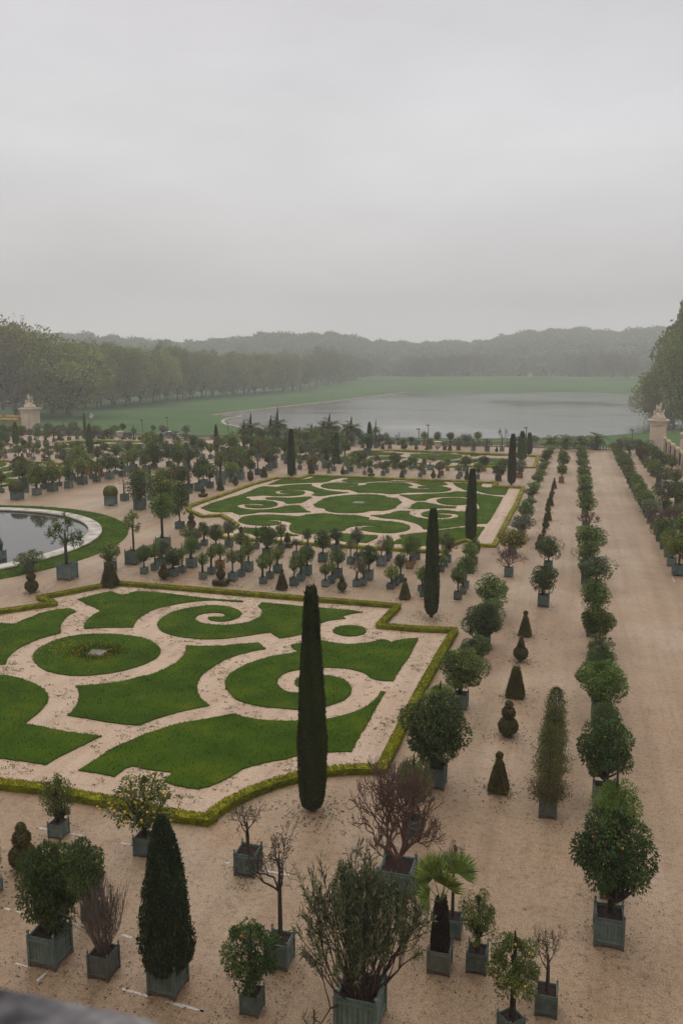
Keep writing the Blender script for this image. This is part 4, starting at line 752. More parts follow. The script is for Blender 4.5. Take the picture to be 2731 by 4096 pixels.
rows('R2', 'D', '''945 1170 75 1110 1085 950 210 orange; 872 1135 66 1075 1080 950 110 dense; 880 1050 65 990 960 830 165 lemon; 900 960 65 900 870 720 205 mid; 890 835 60 775 720 620 140 red; 872 735 52 685 620 500 115 mid; 868 640 48 595 560 465 110 mid
865 560 45 520 500 415 112 dense; 862 480 42 445 430 355 102 pale; 860 415 40 378 375 315 96 mid; 858 372 36 340 335 278 92 dull; 850 325 34 293 290 240 88 mid; 846 290 32 260 255 203 86 dense; 843 255 30 227 225 178 80 mid; 838 220 28 193 185 145 72 pale; 836 190 26 166 160 118 66 mid''')
rows('R2', 'E', '1000 470 85 400 300 110 190 pale; 1015 600 85 530 450 290 205 mid; 1030 705 90 635 565 450 182 dull; 1035 877 95 790 660 530 187 dense; 1050 1032 130 890 855 630 307 pale; 1066 1240 130 1120 1070 895 205 dense')
pot('R2', 'K3', 1080, 390, 145, 195, 150, -160, 335, 'orange', fat=1.3, lodmin=2, label='wide orange tree above the second tub from the front of the path row')
pot('R2', 'K3', 1118, 918, 132, 835, 480, 200, 250, 'pale', fat=.9, label='small light green bush peeping over the largest round orange tree beside the path')
pot('R2', 'K3', 1105, 1215, 192, 1018, 868, 402, 485, 'orange', fat=1.5, lodmin=2, label='largest round orange tree, in the nearest tub of the row beside the wide path')
rows('R2b', 'D', '605 1040 62 960 950 800 160 orange; 700 412 38 360 350 280 72 pale rawwood; 712 342 50 295 285 195 88 dense; 708 262 38 222 215 180 60 mid')
pot('R2b', 'E', 690, 282, 72, 195, 178, 25, 162, 'dense')
for q, (a, b, c_, w, z_, lb) in enumerate(((742, 422, 108, 305, -140, 'columnar climber bush in the nearest tub of a row beside the path, brown dead base'), (762, 250, 98, 150, -265, 'columnar climber bush in the middle of its close row of three'), (778, 60, 90, -30, -378, 'darker pointed columnar bush at the far end of its row of three'))):
    root, c, Wd, h, d, s, lod = place_tub('K3', a, b, c_, w, 'greywood', 0, 'R2c', 'col', lb, 'potted_column_bush', 'potted shrub', 'columnar bush')
    zt = float(zat(c, px('K3', a, z_)[1])); r = (104, 94, 84)[q] * s; key = ('crown', 'col', q)
    cm = proto(key, lambda: column_mb(200 + q, 8500, .07, .6, .36, .34), ['dark' if q == 2 else 'dull', 'bark']); put('crown', cm, root, (0, 0, (h * .8 + zt) / 2), (r, r, (zt - h * .8) / 2))
    if q == 0:
        put('dead_branches', proto(('dead', 1), lambda: fit(twig_mb(210, 60)), ['brown', 'twigred']), root, (0, 0, h * .8 + .3), (r * .95, r * .95, .5))
rows('R3', 'D', '''1530 1078 92 1000 930 780 185 lemon; 1482 1008 68 950 925 800 120 dull; 1458 945 62 893 870 740 130 mid; 1428 886 58 835 805 680 165 orange; 1398 832 52 782 750 640 130 dull; 1375 784 45 740 720 630 110 red rawwood; 1352 742 45 700 690 600 110 red; 1330 702 45 660 640 530 145 gdense; 1310 664 42 625 605 500 120 mid; 1296 630 40 595 580 470 130 mid
1275 592 34 560 545 465 110 dull rawwood; 1262 567 34 537 505 415 100 lemon; 1246 536 36 505 480 395 95 mid; 1230 508 34 477 455 360 105 pale; 1213 480 32 450 430 350 100 mid; 1195 452 32 424 400 330 100 mid; 1180 414 32 385 345 285 100 dull; 1158 364 28 340 310 235 95 mid; 1146 342 26 320 300 210 100 mid; 1132 316 26 294 270 200 90 mid; 1120 294 24 273 250 190 85 dull; 1108 268 24 247 225 170 80 mid; 1094 240 22 220 205 150 75 mid; 1082 214 22 195 180 135 70 pale; 1072 192 20 174 160 125 62 dull''')
rows('R4', 'D', '''1262 250 24 228 225 165 62 brown; 1283 275 26 250 250 178 78 brown; 1300 305 26 282 285 215 70 dull; 1325 332 30 300 312 245 72 red; 1345 365 30 335 330 240 95 lemon; 1400 345 34 312 290 190 100 dense; 1392 415 40 378 370 285 115 orange; 1478 345 32 312 300 215 95 mid rawwood; 1385 455 40 418 410 330 110 bare
1440 440 40 405 390 300 100 dull; 1455 590 50 548 520 405 215 grey; 1510 455 45 412 400 315 90 mid; 1530 575 58 515 500 400 130 dense; 1550 610 60 548 540 450 130 mid; 1420 650 50 605 600 480 120 dull; 1520 690 60 640 650 560 130 dull; 1480 780 60 730 720 590 130 red; 1560 850 65 790 770 640 130 mid; 1590 960 80 890 860 740 150 lemon
1185 215 24 190 185 100 90 grey; 1120 190 22 165 160 85 90 grey; 1240 205 24 180 175 100 90 grey; 1310 215 26 188 190 110 110 dull; 1355 255 28 226 225 150 90 mid''')
yews('TR', 'D', '648 455 378 cone; 636 490 435 disc; 628 522 460 spin; 622 577 485 cone; 606 588 520 balls; 604 628 548 spin; 607 682 585 cone; 588 685 625 pyr; 588 740 645 balls; 575 782 722 spin; 572 812 760 disc; 547 888 775 pyr; 695 225 168 cone')
yews('TR', 'E', '575 470 305 cone; 547 634 460 spin; 514 858 645 pyr; 467 1112 868 balls; 408 1462 1192 cone')
rows('band', 'B2', '''45 973 75 905 850 700 110 lpale; 115 925 82 850 830 690 130 grey; 213 1032 97 945 925 770 170 dense; 293 995 75 920 850 760 90 loose; 375 950 105 855 810 660 135 pale; 425 785 70 725 690 590 100 mid; 478 1055 80 980 920 815 110 lpale greywood; 555 1010 78 935 860 755 95 loose; 628 960 90 880 830 730 135 mid rawwood
743 1072 95 982 910 780 125 dull; 818 1030 75 955 900 770 85 loose; 880 985 100 880 830 700 130 mid; 1015 1095 75 1020 970 815 135 lpale; 1075 1050 75 972 930 800 110 lpale; 1145 998 88 910 870 750 120 lemon; 1292 1115 90 1025 980 850 110 loose; 1348 1070 75 992 950 830 110 lpale; 1405 1022 95 920 880 750 150 mid
490 750 65 690 660 530 90 dense; 590 815 90 740 700 555 140 orange; 710 765 80 690 640 520 130 grey; 825 855 75 790 740 600 140 dull; 955 778 60 715 660 600 80 mid; 1055 838 100 775 750 570 165 dense; 1178 795 70 712 650 550 110 dull; 1310 870 75 805 760 680 110 bare; 1408 800 70 745 690 600 90 mid
360 820 95 755 680 555 175 dull''')
rows('band', 'B3', '''205 900 92 805 770 610 150 mid; 60 1015 98 920 890 750 150 grey; 318 790 85 750 700 590 125 dense; 335 1040 92 950 910 770 150 pale; 228 1120 75 1060 1000 915 105 mid; 282 1090 74 1010 970 880 90 lpale; 10 1065 75 990 930 810 80 lpale; 512 1118 88 1060 1040 840 160 bare; 452 915 70 835 800 690 90 sparse; 508 870 62 810 730 580 125 grey
562 1110 72 1035 1000 880 80 dull; 612 1060 95 955 915 750 180 dense; 727 935 95 845 830 655 125 red; 778 890 60 830 800 700 80 mid; 795 860 62 790 780 655 85 lemon; 812 1140 82 1105 1040 915 130 lpale; 895 1080 72 990 945 820 115 dense; 855 1110 70 1055 1030 930 60 loose; 980 955 72 870 830 660 135 mid rawwood; 1005 915 62 850 800 700 75 mid
1045 875 62 810 780 670 80 mid greywood; 1090 1160 80 1120 1060 945 120 lpale; 1265 985 55 905 895 830 100 mid; 1300 940 45 865 850 780 60 loose; 1318 900 68 818 800 640 150 dull''')
rows('band', 'RG', '720 790 105 675 565 380 190 pale greywood; 785 715 95 600 560 520 80 dull greywood; 815 650 95 510 460 230 220 mid; 885 460 90 380 300 180 90 dull; 870 400 70 300 230 60 230 pale; 930 340 85 250 210 30 140 dense; 282 750 80 618 570 385 150 lpale')
yews('band', 'B2', '128 1060 875 spin; 638 1108 915 disc; 1182 1150 955 cone; 373 600 445 balls; 820 690 575 balls; 1232 765 620 disc')
yews('band', 'B3', '376 1168 1000 spin; 936 1235 1035 cone; 335 775 690 pyr; 822 790 735 spin')
yews('midhedge', 'C6', '477 870 762 disc; 632 815 697 cone; 768 772 672 spin; 902 728 625 balls; 1022 695 595 pyr; 1446 664 570 pyr')
yews('midhedge', 'C7', '382 673 590 spin; 637 684 598 disc; 912 698 622 pyr; 1192 707 618 spin; 1492 716 625 balls'); yew('midhedge', 'D', 27, 395, 322, 'balls'); yew('midhedge', 'D', 255, 403, 335, 'pyr')
rows('pond', 'A1', '''265 1548 95 1435 1500 1360 240 dull; 612 1625 190 1480 1330 1035 300 sparse; 995 1548 115 1450 1440 1270 180 lemon; 1200 1485 155 1360 1180 1000 230 sparse; 1297 1567 80 1505 1440 1310 130 pale; 8 1440 110 1360 1360 1210 60 dull; 1465 1345 140 1245 1045 840 210 pale; 1430 1490 80 1420 1400 1260 130 grey''')
yews('pond', 'A1', '990 1690 1405 cone'); yews('pond', 'K4', '203 198 40 balls; 1030 112 0 spin; 1388 148 5 disc')
rows('pond2', 'A1', '''20 835 50 770 740 640 90 dense; 188 790 60 722 690 515 150 dense; 335 858 85 795 770 560 140 mid; 395 800 60 755 740 640 80 dull; 475 825 100 745 730 545 190 lemon; 620 795 80 730 690 575 110 mid; 540 770 45 725 700 600 80 dull; 742 762 95 690 660 520 140 lemon; 870 740 70 680 650 570 100 dull
830 710 60 650 620 540 100 mid; 910 695 55 645 610 520 100 dull rawwood; 985 715 85 645 625 480 150 mid; 1040 670 50 625 600 540 90 dull; 1098 690 65 635 620 490 110 loose; 1150 650 70 575 560 450 110 lpale; 1205 625 60 570 550 420 110 lemon; 1305 635 60 590 570 480 90 loose; 1380 620 60 565 540 370 150 dense
240 832 45 785 750 680 80 bare; 1120 908 80 840 800 710 120 bare; 1255 992 110 895 880 700 190 orange; 1350 900 60 850 830 590 60 cone; 1235 880 90 800 760 620 150 mid; 420 790 60 740 720 640 100 lemon; 700 740 60 690 640 500 110 mid greywood''')
rows('pond2', 'L1', '580 1170 140 1075 990 780 220 mid rawwood; 410 1140 95 1065 1050 960 60 dull; 690 1090 105 1010 990 830 120 dense; 940 1040 75 960 930 880 70 red')
rows('pond2', 'L2', '735 710 75 620 600 385 160 grey; 800 800 110 725 690 540 190 loose; 935 770 100 680 660 470 300 dense; 890 640 75 580 560 330 220 mid; 1310 830 90 740 680 430 235 orange; 1470 770 80 690 650 480 180 dense; 1430 560 60 500 470 350 110 dense; 1250 640 70 570 540 380 190 dull; 1110 560 70 500 470 300 170 grey; 1020 1150 90 1090 1080 760 250 pale; 1250 1150 110 1080 1060 700 290 lemon; 1485 1160 95 1060 1000 700 235 bare; 690 1110 100 1030 1000 765 270 lemon; 150 580 60 520 480 350 130 dense; 340 640 60 580 560 400 180 dense; 590 740 85 660 660 470 160 dull')
rows('avenue', 'C6', '''270 1160 90 1095 1040 745 170 orange; 130 1060 110 980 940 690 230 lemon; 540 795 70 735 700 570 130 lpale; 635 765 85 690 640 500 110 bare; 733 740 55 690 650 560 130 mid; 812 715 78 645 610 500 130 dull; 900 690 55 645 610 535 80 mid rawwood; 970 675 65 612 590 510 120 bare; 1068 637 65 575 560 465 120 dense; 1117 615 55 555 540 490 110 red; 1342 625 42 585 570 535 60 mid; 1482 630 50 585 560 480 100 dull; 1435 620 45 585 590 535 80 dense
1105 600 55 550 485 412 95 pale; 610 510 55 460 440 320 80 dull; 545 530 45 485 465 390 80 loose; 468 530 55 480 450 350 110 dense; 425 610 60 555 500 400 100 grey rawwood; 730 465 75 430 415 290 150 lpale; 650 455 50 420 405 340 80 mid; 850 450 55 415 395 310 90 mid; 963 505 60 455 440 330 110 dense; 690 650 45 590 560 435 130 dense; 800 640 50 580 520 430 90 dense; 350 820 80 740 700 540 140 bare; 440 820 90 745 700 580 110 dense; 915 450 40 415 390 320 80 mid; 1060 470 45 430 400 320 100 mid; 1150 480 45 440 420 330 90 dense; 1220 575 40 525 470 390 90 dense; 1345 545 58 500 480 340 130 dull; 1400 540 55 490 460 370 110 dense; 1450 500 45 465 440 340 90 mid; 1500 470 40 440 430 320 90 mid; 1540 490 40 450 440 330 90 mid; 175 600 60 540 520 400 140 dense; 330 600 70 540 500 410 110 mid''')
rows('beyond', 'C7', '''258 657 35 620 600 540 70 loose; 302 637 42 597 580 505 65 dense; 418 665 40 625 600 540 70 lpale; 452 643 50 600 595 490 150 lpale; 577 670 36 632 605 535 60 mid; 620 650 40 610 590 530 75 mid; 742 678 40 638 620 570 80 dull; 775 655 48 610 595 545 80 dense; 938 662 38 620 600 540 70 dense; 908 692 36 650 620 560 75 mid; 1075 692 40 650 635 580 80 dull; 1105 670 48 625 590 530 60 cone; 1243 700 34 662 630 560 90 grey; 1265 678 42 635 620 545 90 dull rawwood
1318 635 36 598 585 530 80 mid rawwood; 1415 708 40 665 640 580 70 dull; 1436 690 42 640 610 550 70 bare; 1480 640 55 592 580 510 100 mid; 1165 630 60 583 578 508 95 red; 990 622 40 585 570 505 80 lpale; 1030 613 35 580 560 505 60 dull; 848 617 50 572 565 478 105 dense; 680 612 40 572 565 495 75 red; 718 605 38 570 560 510 50 bare; 530 607 45 565 560 460 145 dense; 235 590 50 550 545 475 70 dull''')
rows('beyond', 'D', '20 330 45 293 285 225 85 mid; 105 388 32 350 345 270 75 mid; 148 330 38 300 290 222 70 dense rawwood; 252 395 46 360 358 280 90 dense; 288 330 36 300 298 238 90 mid; 402 378 50 345 340 245 100 grey rawwood')
rows('back', 'C7', '''562 430 35 402 395 340 80 grey; 678 432 40 395 280 240 76 palm; 655 400 35 365 360 300 70 grey; 710 418 35 390 380 305 75 grey; 803 438 35 410 405 350 90 dull; 770 400 34 370 365 292 75 grey; 885 405 38 375 355 290 72 bare; 922 438 40 405 400 300 82 palm; 995 408 35 380 375 330 68 dense; 1040 443 35 415 410 360 80 grey; 1110 410 35 370 350 285 72 mid rawwood; 1165 440 40 410 400 345 85 dull; 1228 405 34 375 360 285 72 mid; 1293 450 35 420 415 362 80 grey; 1345 405 35 370 355 292 70 dense rawwood; 1417 450 40 415 410 330 110 grey; 1470 418 35 385 375 305 95 grey; 1550 440 36 410 405 350 90 grey; 540 400 36 370 350 275 85 grey; 470 415 40 370 350 290 60 grey; 395 430 40 395 380 300 80 grey''')
rows('back', 'D', '''75 185 32 155 150 112 60 grey; 105 150 28 125 100 50 62 mid; 172 188 36 150 150 65 66 palm; 278 188 32 160 120 22 76 bare; 395 150 30 125 120 78 70 grey; 510 150 30 125 120 75 70 grey; 40 150 26 125 115 65 60 grey''')
rows('backl', 'L2', '''90 298 60 248 240 130 120 grey; 205 290 45 250 245 150 130 dense; 270 303 65 250 240 105 120 loose; 320 245 70 205 190 80 130 grey; 440 225 45 190 150 55 105 dense; 553 297 50 260 255 190 100 grey; 617 313 60 265 200 85 105 palm; 770 325 42 285 280 205 80 loose; 888 305 52 265 260 165 120 dull; 920 240 40 205 165 80 90 grey; 1075 260 50 210 200 85 150 grey; 950 328 55 280 275 215 80 dull; 1245 315 55 270 260 160 150 grey; 1430 250 45 210 195 70 130 grey; 1420 325 55 280 270 205 140 dull; 470 305 45 260 250 190 90 grey; 20 240 60 195 190 30 150 palm''')
rows('left', 'L1', '''30 570 80 500 490 310 140 lemon rawwood; 90 605 65 550 540 440 110 loose; 245 575 45 520 510 420 100 dull; 300 620 62 555 520 390 150 lemon; 465 590 85 520 450 350 115 mid rawwood; 533 628 65 575 520 370 85 grey; 685 595 65 540 530 440 110 red; 765 640 75 580 570 420 100 loose; 912 607 85 535 500 355 145 mid rawwood; 1135 615 55 560 550 465 130 loose; 175 515 80 455 440 360 110 red; 395 520 70 465 450 310 110 dense; 595 530 70 475 460 345 125 mid; 740 530 75 470 450 335 110 mid; 805 540 80 480 460 400 90 grey; 1010 545 65 495 450 355 120 dull; 1230 540 70 470 465 330 150 dense; 1140 500 50 450 440 360 80 dense; 980 560 60 510 500 440 90 grey''')
rows('left2', 'L1', '''480 378 70 345 340 270 75 dull; 605 365 75 320 270 140 135 mid; 560 320 50 280 260 170 70 dense; 735 350 60 310 285 140 125 mid; 860 345 70 290 230 60 140 palm; 985 330 58 285 280 220 100 red; 1090 320 65 265 240 130 115 mid; 1215 305 60 260 250 180 90 grey; 1320 290 50 235 225 120 130 palm; 1470 295 58 245 240 100 140 grey; 1550 290 50 245 240 130 110 grey; 345 330 60 280 240 180 110 brown; 350 250 60 200 180 90 140 mid; 475 300 60 255 240 130 110 grey; 600 235 60 190 170 55 150 grey; 760 240 60 195 160 50 150 grey; 900 240 60 195 180 40 140 palm; 1000 240 60 195 180 60 120 grey; 1150 240 60 195 180 35 170 grey; 60 290 70 235 210 75 170 dense; 130 330 60 290 270 180 100 mid; 30 420 70 370 330 190 140 dense; 170 260 60 215 190 100 110 dense; 1240 235 55 195 180 70 110 palm; 110 400 60 355 350 255 120 mid; 375 450 60 400 385 310 120 dense; 20 330 60 280 270 160 120 dull''')
yews('left', 'L1', '358 630 518 pyr; 705 650 530 disc; 1108 675 540 spin; 5 620 540 ball; 940 322 205 pyr; 715 345 250 disc; 1527 545 405 balls')
yews('backl', 'L2', '135 308 212 pyr; 425 318 262 ball; 700 326 262 ball; 993 338 242 pyr; 1292 325 265 ball')
yews('back', 'C7', '435 450 383 cone; 378 460 408 disc; 740 441 387 pyr; 940 444 392 ball; 1135 448 392 disc; 1340 456 388 pyr; 350 575 493 pyr; 175 538 470 pyr'); yew('back', 'D', 240, 195, 150, 'spin')
# the crowded middle of the tub rows, where single plants hardly part from one another
fr_ = np.random.default_rng(77)
def crowd(xs, ys, grp, phrase, keep=.9):
    for X0 in xs:
        for Y0 in ys:
            x, y = X0 + fr_.normal(0, .35), Y0 + fr_.normal(0, .5)
            if fr_.random() > keep or any((q[4][0] - x) ** 2 + (q[4][1] - y) ** 2 < 3.4 for q in REC): continue
            if inside(PATH2 + (PATH2 - PATH2.mean(0)) / np.linalg.norm(PATH2 - PATH2.mean(0), axis=1)[:, None] * 2.6, np.array([[x, y]]))[0]: continue
            typ = fr_.choice(['mid', 'dense', 'loose', 'dull', 'lpale', 'grey', 'lemon', 'gdense'], p=[.24, .2, .12, .12, .08, .08, .08, .08]); nm, lk, leaf, shp, fr, bk = T[typ]
            Wd = .85 + .4 * fr_.random(); h = Wd * .95; zb = 1.45 + .7 * fr_.random(); zt = zb + 1.3 + .9 * fr_.random(); r = .75 + .5 * fr_.random(); v = int(fr_.integers(0, 99))
            root = empty(nm, (x, y, 0), lk + ' ' + phrase, 'potted tree', 'crowded tubs ' + phrase); lod = 1 if y < 74 else 0
            t = put('tub', tub_parts('teal' if fr_.random() < .9 else 'rawwood', 0)[0], root, (0, 0, .003), (Wd, Wd, h)); put('trunk', proto(('trunk', v % 3, bk), lambda: trunk_mb(v % 3), [bk]), root, (0, 0, h * .84), (.06, .06, zb + .5 - h * .84)); put('crown', crown_for(typ, lod, v), root, (0, 0, (zb + zt) / 2), (r, r, (zt - zb) / 2), v)
            REC.append([root, lk, 'teal', 'crowd', (x, y, 0), root['label']])
crowd((-45, -41.5, -38, -34.5), np.arange(80, 127, 4.2), 'avenue', 'deep in the crowd behind the middle parterre')
crowd((-61, -64.6, -68), np.arange(86, 130, 4.6), 'pond2', 'deep in the rows beyond the pond', .8)
crowd((-54, -50, -46, -42, -38, -34), np.arange(128, 151, 5.2), 'palms', 'in the crowd below the lakeside palms', .8)
# clipped domes in tubs
def dome(grp, k, x, y, w, yr, yt, cw, mat, label, tall=False):
    root, c, Wd, h, d, s, lod = place_tub(k, x, y, w, yr, 'teal', 0, grp, 'dome', label, 'potted_clipped_dome', 'topiary', 'clipped dome')
    zt = float(zat(c, px(k, x, yt)[1])); r = cw * s / 2; z0 = h * .95; rr = np.random.default_rng(int(x)); m = MB(); t = np.linspace(-.35, math.pi / 2, 12)
    m.lathe(np.c_[np.cos(t) ** .7, (np.sin(t) + .35) / 1.35], 24, noise=.015, rng=rr, val=.45); nn = 3200; dd = sph(nn, rr); dd[:, 2] = np.abs(dd[:, 2] + .35) - .35; e = np.arcsin(np.clip(dd[:, 2], -.35, 1)); cz = np.cos(e) ** .7; az = np.arctan2(dd[:, 1], dd[:, 0])
    fuzz(m, np.c_[np.cos(az) * cz, np.sin(az) * cz, (np.sin(e) + .35) / 1.35], dd, .07, rr); m.build('crown', M[mat], root, (0, 0, z0), (r, r, zt - z0))
dome('pond', 'A1', 160, 902, 120, 815, 720, 131, 'boxdome', 'clipped yellow green dome in a teal tub nearest the picture edge beyond the pond')
dome('pond', 'A1', 998, 952, 118, 855, 770, 124, 'boxdome', 'clipped yellow green dome in a teal tub beside the orange tree past the pond')
dome('avenue', 'C6', 1005, 520, 60, 455, 350, 76, 'yew', 'brown clipped dome in a tub, the farther of two before the palms')
dome('avenue', 'C6', 865, 590, 75, 535, 448, 78, 'boxdome', 'olive clipped dome in a tub in the middle of the crowded tubs')
dome('avenue', 'C6', 400, 440, 50, 405, 325, 62, 'yew', 'brown clipped dome beside the far lawn with the stone urn')
# tall clipped columns
column('K2', 705, 400, -1003, 178, 0, 'tallest dark clipped cypress column standing in front of the nearest parterre', n=16000, leaf=.013)
column('RG', 388, 1012, -345, 178, 1, 'dark cypress column standing between the two parterres at the small tubs')
column('D', 55, 830, 318, 76, 1, 'dark cypress column inside the hedge of the middle parterre')
column('D', 345, 428, 68, 58, 1, 'leaning dark cypress column at the far corner of the middle parterre')
column('C6', 1267, 684, 265, 68, 1, 'dark cypress column behind the middle parterre near the palms')
column('A1', 810, 485, 215, 66, 2, 'dark pointed cypress rising beyond the pond before the far urn lawn', n=4000)
column('C7', 322, 545, 300, 62, 2, 'bright green pointed conifer beside the date palms', 'pointed_conifer', 'spire', 2500, .05)
column('C7', 620, 447, 205, 50, 2, 'thin dark spire tree with a bare tip against the lake', 'pointed_conifer', 'cypress', 2500, .05)
column('D', 418, 250, 50, 62, 2, 'bright green spire tree beside the leaning cypress before the lake', 'pointed_conifer', 'spire', 2500, .05)
column('D', 470, 212, 55, 44, 1, 'short dark cypress near the far balustrade and lamp post', n=4000)
column('A1', 148, 396, 205, 56, 2, 'dark green pointed conifer among tubs near the gate pillar', 'pointed_conifer', 'spire', 2500, .05)
column('A1', 768, 362, 118, 26, 2, 'slim green spire just behind the pointed cypress beyond the pond', 'pointed_conifer', 'spire', 2500, .05)
column('A1', 1448, 440, 300, 40, 2, 'bright green pointed conifer among crowded tubs beyond the pond', 'pointed_conifer', 'spire', 2500, .05)
column('C6', 597, 470, 228, 40, 2, 'dark pointed conifer behind the crowded tubs before the lawn', 'pointed_conifer', 'cypress', 2500, .05)
# date palms by the lake
def bigpalm(k, x, y, yc, w, label, v):
    X, Yp = px(k, x, y); p = G(X, Yp); s = (p - C0v).dot(fw) / F; r = w * CROP[k][2] * s / 2; zc = float(zat(p, px(k, x, yc)[1])); root = empty('date_palm', (p[0], p[1], 0), label, 'palm')
    put('trunk', proto(('trunk', 'p'), lambda: trunk_mb(9), ['bark']), root, None, (.2, .2, zc)); put('crown', crown_for('palm', 1, v), root, (0, 0, zc), (r * 1.2, r * 1.2, r * .95), v)
for a in (('C7', 110, 385, 285, 165, 'date palm spreading before the lake, between the small palm and the tallest one', 0), ('C7', 215, 395, 275, 160, 'lower date palm close beside the tallest one by the lake', 1), ('C7', 268, 390, 235, 195, 'tallest date palm with wide arching fronds before the lake', 0), ('C7', 432, 395, 285, 150, 'shorter palm of the pair sharing a clump beside the green conifer', 1), ('C7', 462, 400, 255, 165, 'taller palm of the pair beside the bright conifer', 0), ('C7', 2, 375, 295, 130, 'small date palm just beyond the dark cypress, before the lake', 1),
          ('C6', 912, 430, 250, 190, 'date palm nearest the curved lake edge, big dark crown', 0), ('C6', 850, 430, 285, 130, 'drooping date palm under the big one at the curved lake edge', 1), ('C6', 1150, 420, 215, 160, 'upper date palm of the second lakeside clump', 0), ('C6', 1090, 425, 260, 150, 'lower date palm of the second lakeside clump', 1)): bigpalm(*a)
rows('palms', 'D', '732 175 30 138 125 60 100 palm; 950 178 36 142 125 45 110 palm; 625 190 34 155 140 62 110 palm; 840 190 34 155 140 75 120 palm')
# ================================================================ bespoke plants close to the terrace
def own(root, h, fn, name, mats, loc, sc, rz=0): return put(name, fn().mesh(name, [M[x] for x in mats]), root, loc, sc, rz)
TQ = 'fg'
pot(TQ, 'K1', 375, 570, 136, 478, 420, 172, 215, 'loose', lodmin=2, label='thin airy green tree in a small tub just outside the near hedge')
pot(TQ, 'K2', 1332, 565, 140, 455, 300, 80, 225, 'pale', lodmin=2, label='yellow green round tree showing behind the big reddish bare shrub')
pot(TQ, 'K2', 305, 815, 186, 672, 575, 330, 355, 'bare', fat=.9, label='bare twisted little tree with a few new leaves beside the near hedge corner')
pot(TQ, 'K2', 500, 1400, 205, 1215, 960, 505, 500, 'bare', fat=.85, label='tall bare tree with crooked branches behind the small orange tree')
pot(TQ, 'K2', 330, 1692, 166, 1553, 1440, 1085, 400, 'lorange', fat=1.0, lodmin=2, label='small wide orange tree with few fruits in front of the tall bare tree')
pot(TQ, 'K2', 1235, 935, 262, 795, 850, 90, 650, 'red', fat=.9, lodmin=2, label='biggest bare reddish shrub with several stems behind the oleander')
pot(TQ, 'K3', 165, 1160, 126, 1035, 790, 575, 200, 'bare', fat=.5, label='thin young tree with hardly any leaves behind the fan palm')
pot(TQ, 'K3', 312, 1373, 136, 1252, 1150, 893, 212, 'loose', lodmin=2, label='small dark airy tree in a teal tub beside the fan palm')
pot(TQ, 'K3', 515, 1800, 178, 1665, 1480, 1138, 345, 'llemon', rot=R(45), lodmin=2, label='dark citrus tree with a few lemons in a tub cut by the bottom edge')
pot(TQ, 'K3', 730, 1632, 136, 1482, 1400, 1072, 290, 'bare', fat=.8, label='half bare small tree beside the citrus tree at the bottom edge')
bt = pot(TQ, 'K1', 330, 1403, 280, 1198, 1110, 610, 410, 'dense', fat=1.2, lodmin=2, dx=12, label='large broad dark green tree in a big tub beside the grey twiggy shrub')
q = np.array(bt.location); s_b = (q - C0v).dot(fw) / F * .6378; z0_, z1_ = float(zat(q, px('K1', 0, 900)[1])), float(zat(q, px('K1', 0, 575)[1]))
put('crown', crown_for('dense', 2, 1), bt, (215 * s_b, .2, (z0_ + z1_) / 2), (118 * s_b, 140 * s_b, (z1_ - z0_) / 2), 2.0)
pot(TQ, 'K1', 660, 1468, 208, 1305, 1250, 835, 320, 'twig', tub='greywood', lodmin=2, label='grey brown leafless broom like shrub beside the large broad tree')
pot(TQ, 'K1', 582, 1100, 135, 945, 930, 780, 190, 'twig', tub='greywood', lodmin=1, label='small leafless shrub in a grey tub hidden behind the broom like shrub')
pot(TQ, 'K1', -30, 925, 110, 800, 735, 500, 130, 'dull', lodmin=1, label='tree cut by the edge of the picture beside the stacked yew balls')
yew(TQ, 'K1', 152, 785, 460, 'balls', 'clipped yew of three stacked balls close to the large broad tree')
# lemon tree hung with fruit
root, c, Wd, h, d, s, lod = place_tub('K1', 918, 690, 160, 560, 'teal', 0, TQ, 'lemon', 'spreading lemon tree laden with yellow fruit behind the tall ivy cone', 'potted_lemon_tree', 'potted tree', 'lemon tree')
zb, zt = float(zat(c, px('K1', 918, 480)[1])), float(zat(c, px('K1', 918, 182)[1])); r = 215 * s
own(root, h, lambda: trunk_mb(2), 'trunk', ['bark'], (0, 0, h * .84), (.055, .055, zb + .3 * (zt - zb) - h * .84))
own(root, h, lambda: fit(crown_mb(301, 2700, .105, 26, .27, .74, .3, .3, .5, fruit=95, fr=.042)), 'crown', ['mid', 'bark', 'lemon'], (0, 0, (zb + zt) / 2), (r, r * .8, (zt - zb) / 2), .5)
# ivy cone
root, c, Wd, h, d, s, lod = place_tub('K1', 1062, 1588, 270, 1400, 'teal', 0, TQ, 'cone', 'tall dark ivy clad cone filling a big teal tub in front of the lemon tree', 'potted_ivy_cone', 'potted shrub', 'ivy cone')
zt = float(zat(c, px('K1', 1000, 420)[1])); r = 165 * s
def ivy():
    rr = np.random.default_rng(310); m = MB(); n = 15000; z = rr.random(n) ** 1.25; a = rr.random(n) * 6.283
    w = np.interp(z, [0, .05, .15, .3, .6, .8, .95, 1], [.64, .86, 1.0, .92, .70, .5, .28, .05]) * (1 + .06 * np.sin(a * 3 + z * 9) + .05 * np.sin(a * 7 - z * 31) + .05 * rr.standard_normal(n)); q = np.sqrt(.75 + .3 * rr.random(n))
    D = np.c_[np.cos(a), np.sin(a), np.full(n, -.35)] + .5 * rr.standard_normal((n, 3)); m.cards(np.c_[np.cos(a) * w * q, np.sin(a) * w * q, z * 2 - 1], D, .06 * (.6 + .8 * rr.random(n)), .045, 0, rr.random(n) ** 1.6, rng=rr)
    zz = np.array([0, .05, .12, .3, .6, .9, .98]); m.lathe(np.c_[np.interp(zz, [0, .05, .15, .3, .6, .8, .95, 1], [.5, .72, .86, .8, .59, .41, .2, .01]), zz * 2 - 1], 20, val=.02, noise=.03, rng=rr); return m
